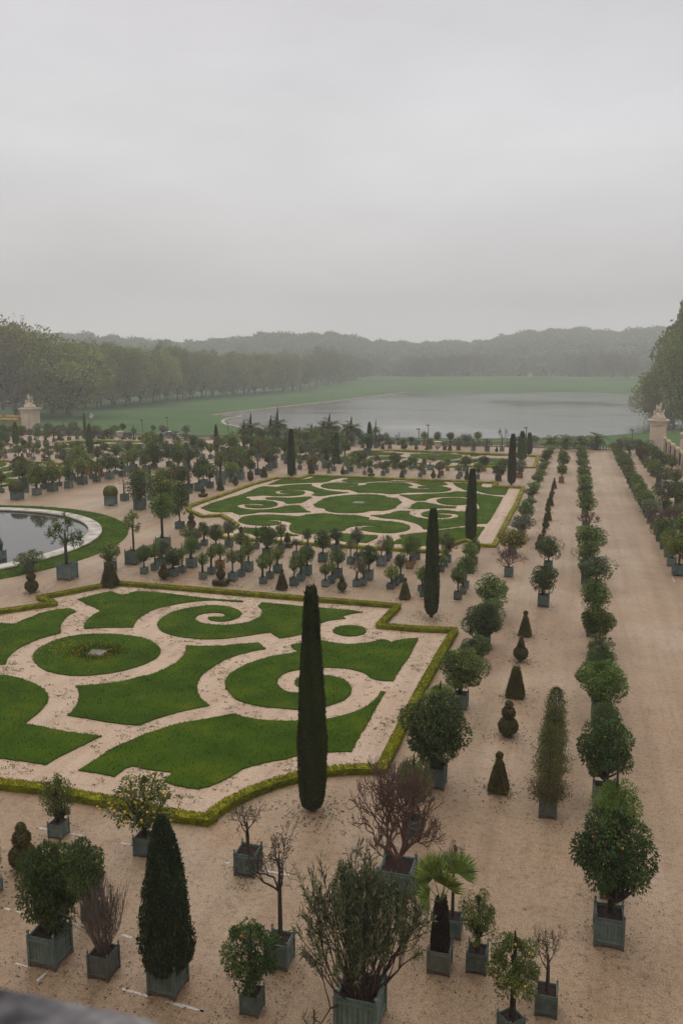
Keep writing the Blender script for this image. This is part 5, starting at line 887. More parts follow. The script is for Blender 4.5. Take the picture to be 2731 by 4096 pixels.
own(root, h, ivy, 'crown', ['ivy'], (0, 0, (h * .8 + zt) / 2), (r, r, (zt - h * .8) / 2))
# oleander
root, c, Wd, h, d, s, lod = place_tub('K2', 1005, 1835, 350, 1600, 'teal', 0, TQ, 'ole', 'biggest teal tub holding a wide many stemmed oleander at the bottom edge', 'potted_oleander', 'potted shrub', 'oleander')
zt = float(zat(c, px('K2', 1020, 690)[1])); r = 400 * s
def oleander():
    rr = np.random.default_rng(320); m = MB(); tips = []
    for k in range(46):
        a = k * 2.4; t = .15 + .95 * rr.random(); dd = np.array([math.cos(a) * t, math.sin(a) * t, 1.0]); branches(m, rr, (math.cos(a) * .12, math.sin(a) * .12, 0), dd / np.linalg.norm(dd), .52 + .2 * rr.random(), .02, 3, 1, .55, .16, .22, (2, 3), tips, .004, .62)
    tp = np.array([t[0] for t in tips]); td = np.array([t[1] for t in tips]); n = 13 * len(tp); k = np.repeat(np.arange(len(tp)), 13); u = np.tile(np.linspace(0, 1, 13), len(tp))
    P = tp[k] - td[k] * (u * .22)[:, None]; D = td[k] * .65 + .85 * sph(n, rr); m.cards(P, D, .10 * (.7 + .6 * rr.random(n)), .02, 0, rr.random(n), fold=.15, rng=rr); return fit(m, 0, 1, 1)
own(root, h, oleander, 'crown', ['oleander', 'twigbrown'], (0, 0, h * .84), (r * .9, r * .75, (zt - h * .84) * .96), .4)
# fan palm
root, c, Wd, h, d, s, lod = place_tub('K3', 86, 1382, 160, 1240, 'greywood', 0, TQ, 'fan', 'young fan palm with shaggy trunk and few upright fans in a grey tub', 'potted_fan_palm', 'potted palm', 'fan palm')
zc = float(zat(c, px('K3', 86, 930)[1])); r0 = .15
def shag():
    rr = np.random.default_rng(330); m = MB(); m.lathe([(1.15, 0), (1.25, .1), (1.05, .5), (.75, .85), (.5, 1.0), (.1, 1.06)], 12, noise=.05, rng=rr); n = 700; z = rr.random(n); a = rr.random(n) * 6.28; w = np.interp(z, [0, .1, .5, .85, 1], [1.2, 1.25, 1.05, .75, .5])
    m.cards(np.c_[np.cos(a) * w, np.sin(a) * w, z], np.c_[np.cos(a) * .8, np.sin(a) * .8, np.full(n, .16)] + .2 * rr.standard_normal((n, 3)) * [1, 1, .2], .5, .25, 0, rng=rr); return m
own(root, h, shag, 'trunk', ['bark'], (0, 0, h * .84), (r0, r0, zc - h * .84))
def fan(m, rr, base, d, ln, blade, facing):
    d = np.array(d, float); d /= np.linalg.norm(d); t = np.linspace(0, 1, 6)[:, None]; droop = np.array([0, 0, -.12]); P = np.array(base) + d * ln * t + droop * (t ** 2) * ln; m.tube(P, np.linspace(.016, .009, 6), 4, 0, .6)
    e = P[-1] - P[-2]; e /= np.linalg.norm(e); s_ = np.cross(e, facing); s_ /= np.linalg.norm(s_); nb = np.cross(s_, e)
    for k, a in enumerate(np.linspace(-1.45, 1.45, 34)):
        q = e * math.cos(a) + s_ * math.sin(a); L1 = blade * (.85 + .15 * math.cos(a)) * (.95 + .1 * rr.random()); w = .5 * L1 * 2.9 / 34 * 1.25; sd = np.cross(q, nb); up2 = nb * .012 * (1 if k % 2 else -1)
        mid = P[-1] + q * L1 * .55 + nb * .03; tip = P[-1] + q * L1 + nb * (-.05 + .04 * rr.standard_normal()); m.add([P[-1], mid + sd * w + up2, tip, mid - sd * w - up2], [(0, 1, 2, 3)], 0, float(np.clip(.5 + .3 * rr.standard_normal(), 0, 1)))
def fans():
    rr = np.random.default_rng(331); m = MB(); toC = C0v - np.array([c[0], c[1], zc]); toC /= np.linalg.norm(toC); sr = rt
    for lat, upz, dep, ln, bl in ((-.34, 1.35, .0, .95, .62), (.22, 1.2, -.35, .72, .6), (.5, 1.15, .2, .95, .6), (-.4, .5, -.3, .5, .48), (.12, 1.3, .6, .85, .5), (-.6, .7, .3, .6, .42)):
        d = sr * lat + np.array([0, 0, upz]) + np.array([0, 1, 0]) * dep; fan(m, rr, (0, 0, -.02), d, ln, bl, toC + .5 * rr.standard_normal(3) * .4)
    return m
own(root, h, fans, 'crown', ['fan'], (0, 0, zc), (1, 1, 1))
# ================================================================ stonework, rails, lamps
def piece(name, mb, mat, root): return mb.build(name, M[mat], root)
# balustrade at the far edge of the garden
bal = empty('stone_balustrade', (-50, YB, 0), 'long dark weathered stone balustrade at the far edge of the gravel', 'balustrade')
def loc(m):
    for v in m.v: v[:, 0] += 50; v[:, 1] -= YB
    return m
m = MB(); m.box(-127, 14, YB - .22, YB + .22, 0, .16); piece('plinth', loc(m), 'stonedark', bal)
m = MB(); m.box(-127, 14, YB - .2, YB + .2, .82, .98); piece('handrail', loc(m), 'stonedark', bal)
for k in range(29):
    x = -127 + k * 5.03; m = MB(); m.box(x - .35, x + .35, YB - .26, YB + .26, .003, 1.03); m.box(x - .4, x + .4, YB - .31, YB + .31, 1.03, 1.1); piece('pier', loc(m), 'stonedark', bal)
m = MB(); q = 0
for k in range(28):
    for j in range(9):
        x = -127 + k * 5.03 + .6 + j * .48; m.lathe([(.09, .16), (.09, .22), (.05, .26), (.1, .42), (.07, .58), (.045, .68), (.09, .74), (.09, .82)], 6, loc=(x, YB, 0))
o = piece('balusters', loc(m), 'stonedark', bal); o['kind'] = 'stuff'
def skin_figures(name, specs, root, mat, z0, sc):
    """several figures, each one grown from a joint skeleton with the Skin modifier"""
    verts, edges, rad = [], [], []; roots = []
    for ox, oy, oz, yaw, pose in specs:
        b = len(verts); ca, sa = math.cos(yaw), math.sin(yaw); roots.append(b)
        for (x, y, z, r_) in pose['j']: verts.append(((ox + x * ca - y * sa) * sc, (oy + x * sa + y * ca) * sc, (oz + z) * sc)); rad.append(r_ * sc)
        edges += [(b + a, b + c_) for a, c_ in pose['e']]
    me = bpy.data.meshes.new(name); me.from_pydata(verts, edges, []); o = bpy.data.objects.new(name, me); o.location = (0, 0, z0); hierarchy(o, root)
    o.modifiers.new('skin', 'SKIN'); sl = me.skin_vertices[0].data if len(me.skin_vertices) else None
    if sl is None: return o
    for v, r_ in zip(sl, rad): v.radius = (r_, r_)
    for b in roots: sl[b].use_root = True
    s_ = o.modifiers.new('sub', 'SUBSURF'); s_.levels = 1; s_.render_levels = 1; me.materials.append(M[mat]); return o
SEAT = dict(j=[(0, 0, .5, .17), (0, .02, .75, .16), (0, .05, 1.0, .19), (0, .06, 1.18, .07), (0, .09, 1.34, .12), (.2, .05, 1.05, .08), (.36, -.12, .85, .06), (.3, -.36, .75, .045), (-.2, .05, 1.05, .08), (-.38, .05, .82, .06), (-.42, .0, .56, .045), (.12, -.06, .48, .12), (.2, -.48, .46, .09), (.22, -.55, .06, .06), (.23, -.72, .02, .045), (-.12, -.06, .48, .12), (-.2, -.5, .5, .09), (-.24, -.58, .08, .06), (-.24, -.74, .02, .045)],
            e=[(0, 1), (1, 2), (2, 3), (3, 4), (2, 5), (5, 6), (6, 7), (2, 8), (8, 9), (9, 10), (0, 11), (11, 12), (12, 13), (13, 14), (0, 15), (15, 16), (16, 17), (17, 18)])
STAND = dict(j=[(0, 0, .92, .16), (0, .02, 1.15, .15), (0, .02, 1.38, .18), (0, .02, 1.54, .07), (.02, .0, 1.7, .115), (.2, .02, 1.4, .08), (.38, -.1, 1.3, .06), (.45, -.25, 1.52, .045), (-.2, .02, 1.4, .08), (-.36, -.1, 1.15, .06), (-.2, -.28, 1.0, .045), (.1, 0, .86, .12), (.14, -.06, .48, .085), (.12, .02, .06, .055), (-.1, 0, .86, .12), (-.18, -.16, .5, .085), (-.16, .04, .08, .055)],
             e=[(0, 1), (1, 2), (2, 3), (3, 4), (2, 5), (5, 6), (6, 7), (2, 8), (8, 9), (9, 10), (0, 11), (11, 12), (12, 13), (0, 14), (14, 15), (15, 16)])
def gate_pillar(x, y, label, glabel, flip, k_=.8):
    root = empty('gate_pillar', (x, y, 0), label, 'pillar'); m = MB()
    for k in range(9): m.box(-1.6, 1.6, -1.6, 1.6, .45 + k * .5, .45 + k * .5 + .465)
    m.box(-1.57, 1.57, -1.57, 1.57, .4, 4.9); piece('shaft', m, 'stone', root)
    m = MB(); m.box(-1.85, 1.85, -1.85, 1.85, -.3, .45); m.box(-.65, .65, -1.72, -1.3, .45, 4.85); piece('base', m, 'stone', root)
    m = MB(); m.box(-1.72, 1.72, -1.72, 1.72, 4.32, 4.47); m.box(-1.76, 1.76, -1.76, 1.76, 4.9, 5.05); m.box(-1.95, 1.95, -1.95, 1.95, 5.05, 5.25); m.box(-2.12, 2.12, -2.12, 2.12, 5.25, 5.45); piece('cornice', m, 'stone', root)
    g = empty('sculpture_group', (x, y, 5.45), glabel, 'statue'); m = MB(); rr = np.random.default_rng(5); m.lathe([(0, .0), (1.1, .0), (1.12, .3), (1.0, .6), (.72, .85), (.4, 1.2), (0, 1.4)], 14, noise=.09, rng=rr)
    for v in m.v: v[:, 0] *= 1.4
    piece('rock', m, 'stone', g)
    f = -1 if flip else 1
    skin_figures('figure', [(f * -.1, -.1, .75, .5 * f, SEAT), (f * .25, .05, .95, -.9 * f, STAND), (f * -.55, .1, .55, 1.4 * f, STAND), (f * .8, -.1, .2, -1.1 * f, SEAT), (f * -.9, -.15, .1, .9 * f, SEAT)], g, 'stone', .25, 1.1)
    root.scale = (k_, k_, 1); g.scale = (k_, k_, 1)
    return root
gp = G(2620, 1752); gate_pillar(15.3, 161, 'banded stone pillar under a sculpture at the end of the pier row', 'pale stone sculpture of entwined figures beneath the big overhanging tree', False)
gq = G(148, 1696); gate_pillar(-121.5, 167, 'banded stone pillar beside the gilded railing across the garden', 'pale stone figures on the pillar beside the gilded railing', True, .92)
# stone piers with rail and dark iron panels on the garden's side, and their vases
def urn(m, z, s):
    m.lathe([(.28 * s, z), (.30 * s, z + .08 * s), (.12 * s, z + .16 * s), (.16 * s, z + .3 * s), (.42 * s, z + .5 * s), (.52 * s, z + .72 * s), (.46 * s, z + .86 * s), (.6 * s, z + .95 * s), (.58 * s, z + 1.02 * s), (.3 * s, z + 1.05 * s), (.0, z + 1.2 * s)], 14)
ordw = ['first', 'second', 'third', 'fourth', 'fifth', 'sixth', 'seventh', 'eighth', 'ninth', 'tenth', 'eleventh', 'twelfth', 'thirteenth', 'fourteenth', 'fifteenth', 'sixteenth', 'seventeenth', 'eighteenth', 'nineteenth', 'twentieth', 'twenty-first', 'twenty-second', 'twenty-third', 'twenty-fourth', 'twenty-fifth']
ys = [152.6 - 6.3 * k for k in range(7)]
for k, y in enumerate(ys):
    root = empty('stone_pier', (15.74, y, 0), f'{ordw[k]} squared stone pier counting from the sculpture pillar beside the tubs', 'pier', 'stone piers along the gilded rail')
    m = MB(); m.box(-.36, .36, -.36, .36, -.2, .35); m.box(-.27, .27, -.27, .27, .35, 2.5); piece('shaft', m, 'stone', root)
    m = MB(); m.box(-.35, .35, -.35, .35, 2.5, 2.66); m.lathe([(.28, 2.66), (.3, 2.76), (.2, 2.92), (.08, 3.0), (0, 3.02)], 10); piece('cap', m, 'stone', root)
    if k < 6:
        root = empty('iron_railing', (16.02, y - 3.15, 0), f'{ordw[k]} dark iron railing bay with gilded top, from the sculpture pillar', 'railing', 'iron railing bays between the stone piers'); L0, L1 = -2.86, 2.86
        m = MB(); m.box(-.05, .05, L0, L1, .3, 2.25)
        for q in range(38): yy = L0 + .1 + q * .15; m.tube([(-.09, yy, .3), (-.09, yy, 2.25)], .03, 5)
        piece('bars', m, 'iron', root); m = MB(); m.box(-.16, .16, L0, L1, 2.26, 2.4); m.box(-.11, .11, L0, L1, 2.41, 2.6); m.box(-.17, .17, L0, L1, .1, .3); piece('gilded_rail', m, 'gold', root)
for k in range(6):
    root = empty('vase_pier', (18.9, 155 - 5.6 * k, 0), f'{ordw[k]} stone vase on a post behind the gilded rail, from the sculpture pillar', 'vase', 'stone vases behind the gilded rail')
    m = MB(); m.box(-.4, .4, -.4, .4, -.2, 2.35); piece('post', m, 'stone', root); m = MB(); urn(m, 2.35, 1.15); piece('vase', m, 'stone', root)
# gilded railing by the other pillar
for k in range(3):
    x0, x1 = -123.6 - k * 7.6, -130.2 - k * 7.6
    for j, (y, z) in enumerate(((165.2, 2.75), (169.5, 3.1))):
        root = empty('gilded_railing', ((x0 + x1) / 2, y, 0), f"{ordw[k]} bay of the {('nearer', 'farther')[j]} gilded iron railing beyond the tubs, from its pillar", 'railing', 'gilded railings by the far pillar'); w = (x0 - x1) / 2
        m = MB()
        for q in range(int(w * 2 / .28)): xx = -w + .1 + q * .28; m.tube([(xx, 0, .1), (xx, 0, z + (.5 if j else 0))], .028, 5)
        piece('bars', m, 'iron' if j == 0 else 'gold', root); m = MB(); m.box(-w, w, -.16, .16, z, z + .2); m.box(-w, w, -.11, .11, z + .215, z + .42); piece('gilded_rail', m, 'gold', root)
    root = empty('stone_pier', (x1 - .5, 165.2, 0), f'{ordw[k]} stone pier of the gilded railing beyond the pond, counting from its pillar', 'pier', 'piers of the gilded railing')
    m = MB(); m.box(-.62, .62, -.6, .6, -.2, 3.2); piece('shaft', m, 'stone', root); m = MB(); m.box(-.75, .75, -.72, .72, 3.2, 3.45); m.lathe([(.45, 3.45), (.6, 3.65), (.5, 3.95), (.2, 4.15), (0, 4.2)], 10); piece('cap', m, 'stone', root)
# stone urns on the far lawns
for k, x, y, yt, w, label in (('C7', 1228, 500, 370, 76, 'large white stone urn on a weathered pedestal in the lawn before the lake'), ('A1', 1080, 398, 282, 68, 'large white stone urn on a pedestal in the far lawn beyond the pond')):
    X, Yp = px(k, x, y); p = G(X, Yp); H = float(zat(p, px(k, x, yt)[1])); s = (p - C0v).dot(fw) / F; r = w * CROP[k][2] * s / 2; root = empty('stone_urn', (p[0], p[1], 0), label, 'urn')
    m = MB(); m.box(-r * .7, r * .7, -r * .7, r * .7, 0, .12 * H); m.box(-r * .55, r * .55, -r * .55, r * .55, .12 * H, .33 * H); piece('pedestal', m, 'stonedark', root)
    m = MB(); m.lathe([(r * .5, .33 * H), (r * .45, .38 * H), (r * .2, .46 * H), (r * .25, .5 * H), (r * .62, .56 * H), (r * .75, .68 * H), (r * .72, .8 * H), (r * .8, .9 * H), (r, .95 * H), (r, 1 * H), (r * .7, 1 * H), (r * .5, .9 * H), (0, .88 * H)], 18); piece('vase', m, 'stone', root)
# lamps along the road
for k, x, y, yt, mat, label in (('C7', 1062, 362, 258, 'rust', 'shorter dark lamp post of the pair against the lake'), ('C7', 1147, 348, 224, 'rust', 'taller dark lamp post of the pair against the lake'), ('A1', 1278, 285, 178, 'rust', 'rusty lamp post on the park lawn beyond the pond'), ('A1', 1503, 284, 154, 'rust', 'dark lamp post on the park lawn nearest the curved lake edge'), ('C6', 700, 262, 204, 'rust', 'short lamp post at the curved corner of the lake'), ('D', 449, 140, 18, 'rust', 'dark lamp post behind the two slim spire trees by the lake'), ('D', 1202, 110, 34, 'rust', 'lamp post on the lawn before the lake near the sculpture pillar'), ('A1', 805, 215, 128, 'rust', 'dark lamp post beside the white road sign')):
    X, Yp = px(k, x, y); p = G(X, Yp, -5) if k != 'zz' else 0; p = G(X, Yp, -1.0); H = float(zat(p, px(k, x, yt)[1])); root = empty('lamp_post', (p[0], p[1], -5), label, 'lamp post')
    m = MB(); m.lathe([(.16, 0), (.16, .4), (.1, .5), (.08, H + 4.7), (.06, H + 4.9)], 8); piece('pole', m, mat, root); m = MB(); m.box(-.55, .25, -.16, .16, H + 4.88, H + 5.05); m.box(-.5, .1, -.13, .13, H + 4.84, H + 4.88); piece('lamp_head', m, mat, root)
X, Yp = px('A1', 822, 205); p = G(X, Yp, -1.0); root = empty('road_sign', (p[0], p[1], -5), 'white tilted square road sign with dark bars on a thin post', 'sign'); m = MB(); m.lathe([(.05, 0), (.05, 6.2)], 6); piece('post', m, 'rust', root)
m = MB(); m.box(-.55, .55, -.02, .02, -.55, .55); m.box(-.42, .42, -.026, -.021, -.14, -.02, 1); m.box(-.42, .42, -.026, -.021, .12, .24, 1); o = m.build('sign_plate', [M['white'], M['iron']], root, (0, -.06, 6.0)); o.rotation_euler = (0, R(38), YAW)
# parked cars seen over the balustrade
def car(p, rz, label):
    root = empty('parked_car', (p[0], p[1], -2.6), label, 'car', None, rz); m = MB(); prof = [(-2.1, .35), (-2.15, .75), (-1.4, .9), (-.8, 1.4), (.9, 1.42), (1.6, .98), (2.1, .85), (2.12, .35)]
    n = len(prof); V = [(x, -.85, z) for x, z in prof] + [(x, .85, z) for x, z in prof]; i = np.arange(n); m.add(V, [list(range(n))]); m.add(V, [list(range(n, 2 * n))[::-1]]); m.add(V, np.stack([i, n + i, n + (i + 1) % n, (i + 1) % n], 1)); m.build('body', M['white'], root)
    m = MB(); m.add([(-.75, -.87, .95), (.9, -.87, .97), (.75, -.87, 1.34), (-.6, -.87, 1.34)], [(0, 1, 2, 3)]); m.add([(-.75, .87, .95), (.9, .87, .97), (.75, .87, 1.34), (-.6, .87, 1.34)], [(3, 2, 1, 0)]); m.build('side_windows', M['iron'], root)
    w = proto(('wheel',), lambda: MB().lathe([(0, -.1), (.32, -.1), (.33, 0), (.32, .1), (0, .1)], 14), ['iron'])
    for x in (-1.35, 1.35):
        for y in (-.8, .8): o = put('wheel', w, root, (x, y, .33)); o.rotation_euler = (R(90), 0, 0)
for k, x, y, lb in (('C6', 175, 297, 'pale parked car glimpsed over the balustrade beside a lamp post'), ('C6', 995, 322, 'white parked car glimpsed between tree crowns below the palms')):
    X, Yp = px(k, x, y); q = G(X, Yp, -1.6); car(q, 0.1, lb)
# ================================================================ park trees
TREEP = []
for v in range(5):
    TREEP.append(fit(crown_mb(400 + v, 10000, .078, 46, .29, .72, .3, .1, .75, stems=True)).mesh('crown', [M['tree'], M['bark']]))
TREEF = [fit(crown_mb(420 + v, 2600, .12, 34, .30, .72, .3, .15, .75, stems=False)).mesh('crown', [M['treefar'], M['bark']]) for v in range(4)]
TREEB = [fit(bare_mb(440 + v, 5, 6, (2, 3), .7, .3, .25, 2600, .06, rad=.03, ln=.45, minr=.004, shrink=.8)).mesh('crown', [M['dull'], M['twiggrey']]) for v in range(2)]
TRK = trunk_mb(1).mesh('trunk', [M['bark']])
def ptree(p, h, r, me, label, grp, cb=.22, tr=.42, rz=0, name='park_tree', sq=1.0):
    root = empty(name, (p[0], p[1], p[2]), label, 'tree', grp); put('trunk', TRK, root, (0, 0, -.4), (tr, tr, h * (cb + .25))); put('crown', me, root, (0, 0, h * (cb + (1 - cb) / 2)), (r, r * sq, h * (1 - cb) / 2), rz); return root
rr = np.random.default_rng(11)
def by(x, y, yt, w, me, label, grp=None, cb=.2, tr=.5, name='park_tree'):
    p = GT(x, y); h = float(zat(p, yt)) - p[2]; s = (p - C0v).dot(fw) / F; return ptree(p, h, w * s / 2, me, label, grp, cb, tr, rr.random() * 6, name)
by(270, 1668, 1358, 330, TREEP[0], 'largest leafy plane tree beside the stone pillar with gilded railing', None, .12, .8)
by(205, 1655, 1372, 240, TREEP[1], 'tall leafy plane tree just behind the pillar sculpture', None, .14, .8)
by(60, 1668, 1300, 300, TREEP[2], 'tall leafy plane tree over the gilded railing at the picture edge', None, .16, .8)
by(-60, 1690, 1270, 330, TREEB[0], 'thin leaved tall tree cut by the picture edge above the railing', None, .2, .8)
by(120, 1625, 1330, 260, TREEP[3], 'plane tree filling the gap above the gilded railing', None, .2, .6)
by(10, 1640, 1285, 210, TREEB[1], 'brownish half bare tree rising highest above the gilded railing', None, .3, .6)
by(450, 1622, 1370, 190, TREEB[0], 'brownish bare topped tree standing over the avenue behind the big planes', None, .3, .5)
by(2755, 1700, 1190, 255, TREEP[4], 'big overhanging tree behind the sculpture pillar at the picture edge', None, .05, .9)
by(2650, 1690, 1470, 220, TREEP[2], 'lower drooping bough tree overhanging the lake by the sculpture pillar', None, .03, .5)
by(2760, 1720, 1290, 260, TREEP[1], 'shaded tree tucked behind the big overhanging one', None, .1, .7)
# avenue along the lake
ctrl = [(330, 1640, 1385), (500, 1627, 1400), (640, 1612, 1410), (720, 1602, 1402), (800, 1594, 1415), (900, 1586, 1425), (1000, 1578, 1432), (1100, 1571, 1432), (1200, 1563, 1432), (1300, 1554, 1405), (1400, 1545, 1412), (1500, 1533, 1425), (1600, 1518, 1436), (1680, 1508, 1440)]
cx_ = [c_[0] for c_ in ctrl]
P0, P1_ = GT(330, 1640), GT(1690, 1508); pos = []
xs = 330.0; k = 0
while xs < 1690:
    yb = np.interp(xs, cx_, [c_[1] for c_ in ctrl]); yt = np.interp(xs, cx_, [c_[2] for c_ in ctrl]); p = GT(xs, yb); s = (p - C0v).dot(fw) / F; w = 11.5 / s
    h = float(zat(p, yt + rr.normal(0, 7))) - p[2]; far = p[1] > 640; me = (TREEF if far else TREEP)[k % (4 if far else 5)]
    nm = f'{ordw[k]} tree of the lakeside avenue counting from the big planes' if k < 25 else 'faint tree in the misty far end of the lakeside avenue'
    root = ptree(p, h, 8.6 * (.9 + .3 * rr.random()), me, nm, 'front row of the lakeside avenue', .15, .34, rr.random() * 6)
    back = p + np.array([-9 - 3 * rr.random(), 6 + 6 * rr.random(), 0]); ptree(back, h * (1.0 + .1 * rr.random()), 8 * (.9 + .3 * rr.random()), (TREEF if far else TREEP)[(k + 2) % 4], 'tree in the rear row of the avenue, seen between the front trunks', 'rear row of the lakeside avenue', .18, .34, rr.random() * 6)
    if k % 2 == 0: b2 = p + np.array([-20 - 4 * rr.random(), 8 * rr.random(), 0]); ptree(b2, h * 1.04, 9, (TREEF if far else TREEP)[(k + 1) % 4], 'tree deep behind the avenue, only its top and trunk showing', 'deep rows behind the lakeside avenue', .22, .34, rr.random() * 6)
    xs += w * (.62 if not far else 1.0) * (.9 + .2 * rr.random()); k += 1
# wood on the far bank, tree by tree along its front
xs = 1640.0; k = 0
while xs < 2560:
    yb = np.interp(xs, [1640, 1900, 2120, 2300, 2560], [1509, 1504, 1501, 1506, 1512]); yt = np.interp(xs, [1640, 1800, 2040, 2110, 2180, 2400, 2560], [1432, 1418, 1420, 1432, 1420, 1411, 1428]); p = GT(xs, yb); h = float(zat(p, yt + rr.normal(0, 4))) - p[2]; s = (p - C0v).dot(fw) / F
    if abs(xs - 2119) > 16: ptree(p, h, 9.5 * (.9 + .3 * rr.random()), TREEF[k % 4], f'{ordw[k]} misty tree along the far bank of the lake, counted from the avenue' if k < 25 else 'misty tree in the front of the wood across the lake', 'front of the wood across the lake', .08, .4, rr.random() * 6)
    xs += 15 / s * (.85 + .3 * rr.random()); k += 1
for x in (690, 702, 716, 728, 745): by(350 / .574 + x - 180, 1478, 1412 + 4 * rr.normal(), 16, TREEF[0], 'slim dark poplar in the little group before the misty hill', 'poplars before the hill', .02, .3, 'poplar')
# wooded hills: one mass of crowns over a hill body
sx = [-200, 60, 260, 350, 470, 590, 780, 900, 1050, 1120, 1310, 1410, 1515, 1640, 1740, 1900, 2000, 2090, 2190, 2310, 2440, 2612, 2900]; sy = [1318, 1320, 1333, 1340, 1338, 1358, 1364, 1350, 1332, 1326, 1330, 1336, 1364, 1366, 1360, 1362, 1342, 1322, 1312, 1312, 1317, 1306, 1300]
m = MB(); na, nd = 90, 14; az0, az1 = [math.atan2(*G(x, 1700)[:2]) for x in (-300, 3000)]
AZ = np.linspace(az0, az1, na); DD = np.linspace(0, 1, nd); V = np.zeros((nd, na, 3)); top = np.zeros(na); dist = np.zeros(na)
for i, a in enumerate(AZ):
    D0 = 1420 + 160 * math.sin(a * 5 + 1); q = np.array([math.sin(a) * D0, math.cos(a) * D0, 0]); u = ray(CX, CY) * 0
    # picture column of this azimuth
    v_ = q - C0v; xpix = CX + F * v_.dot(rt) / v_.dot(fw); top[i] = float(zat(q, np.interp(xpix, sx, sy))); dist[i] = D0
    for j, t in enumerate(DD):
        d_ = 985 + (D0 - 985) * t; V[j, i] = (math.sin(a) * d_, math.cos(a) * d_, 3 + (top[i] - 8 - 3) * (t ** .8) * (1 + 0 * t) - 5)
i = np.arange(nd - 1)[:, None] * na; j = np.arange(na - 1)[None, :]; m.add(V, np.stack([i + j, i + j + 1, i + na + j + 1, i + na + j], -1).reshape(-1, 4), 0, .1, True)
VB = V[-1].copy(); VB[:, 2] = -6; m.add(np.r_[V[-1], VB], np.stack([np.arange(na - 1), np.arange(1, na), na + np.arange(1, na), na + np.arange(na - 1)], 1), 0, .1)
c = 5200; ii = rr.random(c) * (na - 1); tt = np.where(rr.random(c) < .32, 1 - .06 * rr.random(c), rr.random(c)); i0 = ii.astype(int); f_ = ii - i0; j0 = np.minimum((tt * (nd - 1)).astype(int), nd - 2); g_ = tt * (nd - 1) - j0
Pq = (V[j0, i0] * ((1 - f_) * (1 - g_))[:, None] + V[j0, i0 + 1] * (f_ * (1 - g_))[:, None] + V[j0 + 1, i0] * ((1 - f_) * g_)[:, None] + V[j0 + 1, i0 + 1] * (f_ * g_)[:, None])
rd = 5.5 + 4.5 * rr.random(c); hv = rr.random(c); big = np.sin(ii * .9) + np.sin(ii * 2.3 + 1)
Pq[:, 2] += 2 + 5 * rr.random(c) * (rr.random(c) < .5) + np.where(tt > .93, 1.8 * big + 2.5 * (rr.random(c) - .5), 0)
for b in range(0, c, 1300):
    k = np.repeat(np.arange(b, min(b + 1300, c)), 40); d = sph(len(k), rr); d[:, 2] = np.abs(d[:, 2]) * .9 - .2; P = Pq[k] + d * rd[k][:, None] * np.array([1, 1, .95]); m.cards(P, d + .6 * rr.standard_normal(d.shape), 3.2 * (.6 + .8 * rr.random(len(k))), 2.6, 0, np.clip(.5 * hv[k] + .5 * rr.random(len(k)), 0, 1), rng=rr)
tag(m.build('hill_woods', M['treefar']), kind='stuff')
# small monument across the lake
p = GT(2119, 1507); root = empty('stone_monument', (p[0], p[1], p[2]), 'tiny pale statue on a pedestal before the dark wood across the lake', 'statue'); m = MB(); m.box(-2.4, 2.4, -2, 2, -.5, .7); m.box(-1.9, 1.9, -1.5, 1.5, .7, 2.8); m.box(-2.2, 2.2, -1.8, 1.8, 2.8, 3.2); piece('pedestal', m, 'stone', root)
skin_figures('figure', [(0, 0, 0, .3, STAND), (.6, 0, 0, -.6, SEAT)], root, 'stone', 3.2, 1.9)
# ================================================================ labels
GR = dict(R1=('beside the parterre hedge', 'terrace', 1), R2=('edging the wide path', 'terrace', 1), R2b=('standing in the yew topiary row', 'terrace', 1), R3=('in the row across the wide path', 'terrace', 1), R4=('beside the stone piers', 'terrace', 1), TR=('in the topiary row by the path', 'terrace', 1),
          midhedge=('behind the middle parterre', 'pond', 0), pond=('near the round pond', 'pond', 0), pond2=('among the tubs behind the pond', 'gate railing', 0), avenue=('crowded behind the middle parterre', 'pond', 0), beyond=('between middle parterre and urn lawn', 'palms', 0), back=('along the lakeside balustrade', 'palms', 0), backl=('before the park lawn balustrade', 'railing', 0), left=('past the pond lawns', 'railing', 0), left2=('below the gilded railing pillar', 'railing', 0), palms=('ending the rows at the balustrade', 'palms', 0), R2c=('', '', 0), fg=('', '', 0), crowd=('', '', 0))
bx = sorted([q for q in REC if q[3] == 'band'], key=lambda q: q[4][1])
for i, q in enumerate(bx):
    q[3] = 'band%d' % (i * 4 // len(bx))
for i, t in enumerate(('front', 'second', 'third', 'fourth')): GR['band%d' % i] = (f'{t} row between the parterres', 'pond', 0)
by_ = {}
for q in REC:
    if q[5]: continue
    lk = q[1] + ('' if q[2] in ('teal', 'none') else ' in bare wood' if q[2] == 'rawwood' else ' in grey tub'); by_.setdefault((q[3], lk), []).append(q)
for (g, lk), qs in by_.items():
    ph, end, ax = GR[g]; qs.sort(key=lambda q: q[4][ax])
    for i, q in enumerate(qs): q[0]['label'] = f'{lk} {ph}' if len(qs) == 1 else f'{ordw[i]} {lk} from the {end} {ph}'; q[0]['group'] = 'trees in tubs ' + ph if 'yew' not in lk else 'clipped yews ' + ph
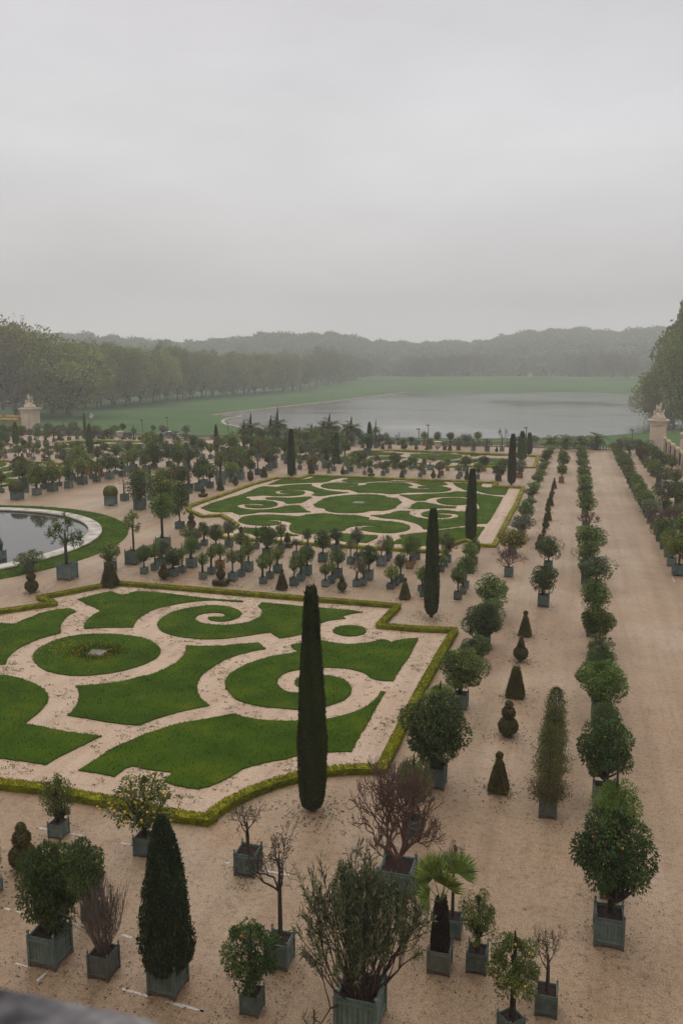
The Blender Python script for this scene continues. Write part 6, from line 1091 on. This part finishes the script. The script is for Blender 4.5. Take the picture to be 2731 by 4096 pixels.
for q in REC:
    if q[5] and q[3] in ('fg', 'R1', 'R2', 'pond', 'avenue'): q[0]['group'] = 'tubs close to the terrace' if q[3] == 'fg' else 'tubs ' + GR[q[3]][0]
# ---------------------------------------------------------------- clippings and needles under the clipped trees
m = MB(); rr = np.random.default_rng(21)
for q in REC:
    if q[2] == 'none' and q[4][1] < 100: n = 170 if q[4][1] < 60 else 70; a = rr.random(n) * 6.283; d = np.abs(rr.normal(0, .75, n)) + .1; m.cards(np.c_[q[4][0] + np.cos(a) * d, q[4][1] + np.sin(a) * d, np.full(n, .01)], np.c_[rr.standard_normal((n, 2)), .3 * rr.random(n)], .05 + .07 * rr.random(n), .05, 0, rng=rr)
for q in REC:
    if q[2] != 'none' and q[4][1] < 60: n = 60; a = rr.random(n) * 6.283; d = .55 + np.abs(rr.normal(0, .35, n)); m.cards(np.c_[q[4][0] + np.cos(a) * d, q[4][1] + np.sin(a) * d, np.full(n, .01)], np.c_[rr.standard_normal((n, 2)), .3 * rr.random(n)], .03 + .05 * rr.random(n), .04, 0, rng=rr)
for k, x, y in (('K2', 705, 395), ('RG', 388, 1008)):
    p = G(*px(k, x, y)); n = 260; a = rr.random(n) * 6.283; d = np.abs(rr.normal(0, .9, n)) + .3; m.cards(np.c_[p[0] + np.cos(a) * d, p[1] + np.sin(a) * d, np.full(n, .01)], np.c_[rr.standard_normal((n, 2)), .3 * rr.random(n)], .05 + .08 * rr.random(n), .05, 0, rng=rr)
tag(m.build('fallen_needles', M['litter']), kind='stuff')
# ================================================================ misty air
hm = bpy.data.materials.new('haze'); hm.use_nodes = True; n = hm.node_tree.nodes; n.remove(n['Principled BSDF']); pv = n.new('ShaderNodeVolumePrincipled'); pv.inputs['Color'].default_value = (.99, .99, 1, 1); pv.inputs['Density'].default_value = .0005; pv.inputs['Anisotropy'].default_value = 0.0
hm.node_tree.links.new(pv.outputs[0], n['Material Output'].inputs['Volume'])
m = MB(); m.box(-1900, 1500, -80, 3300, -8.2, 118); tag(m.build('haze', hm), kind='stuff')
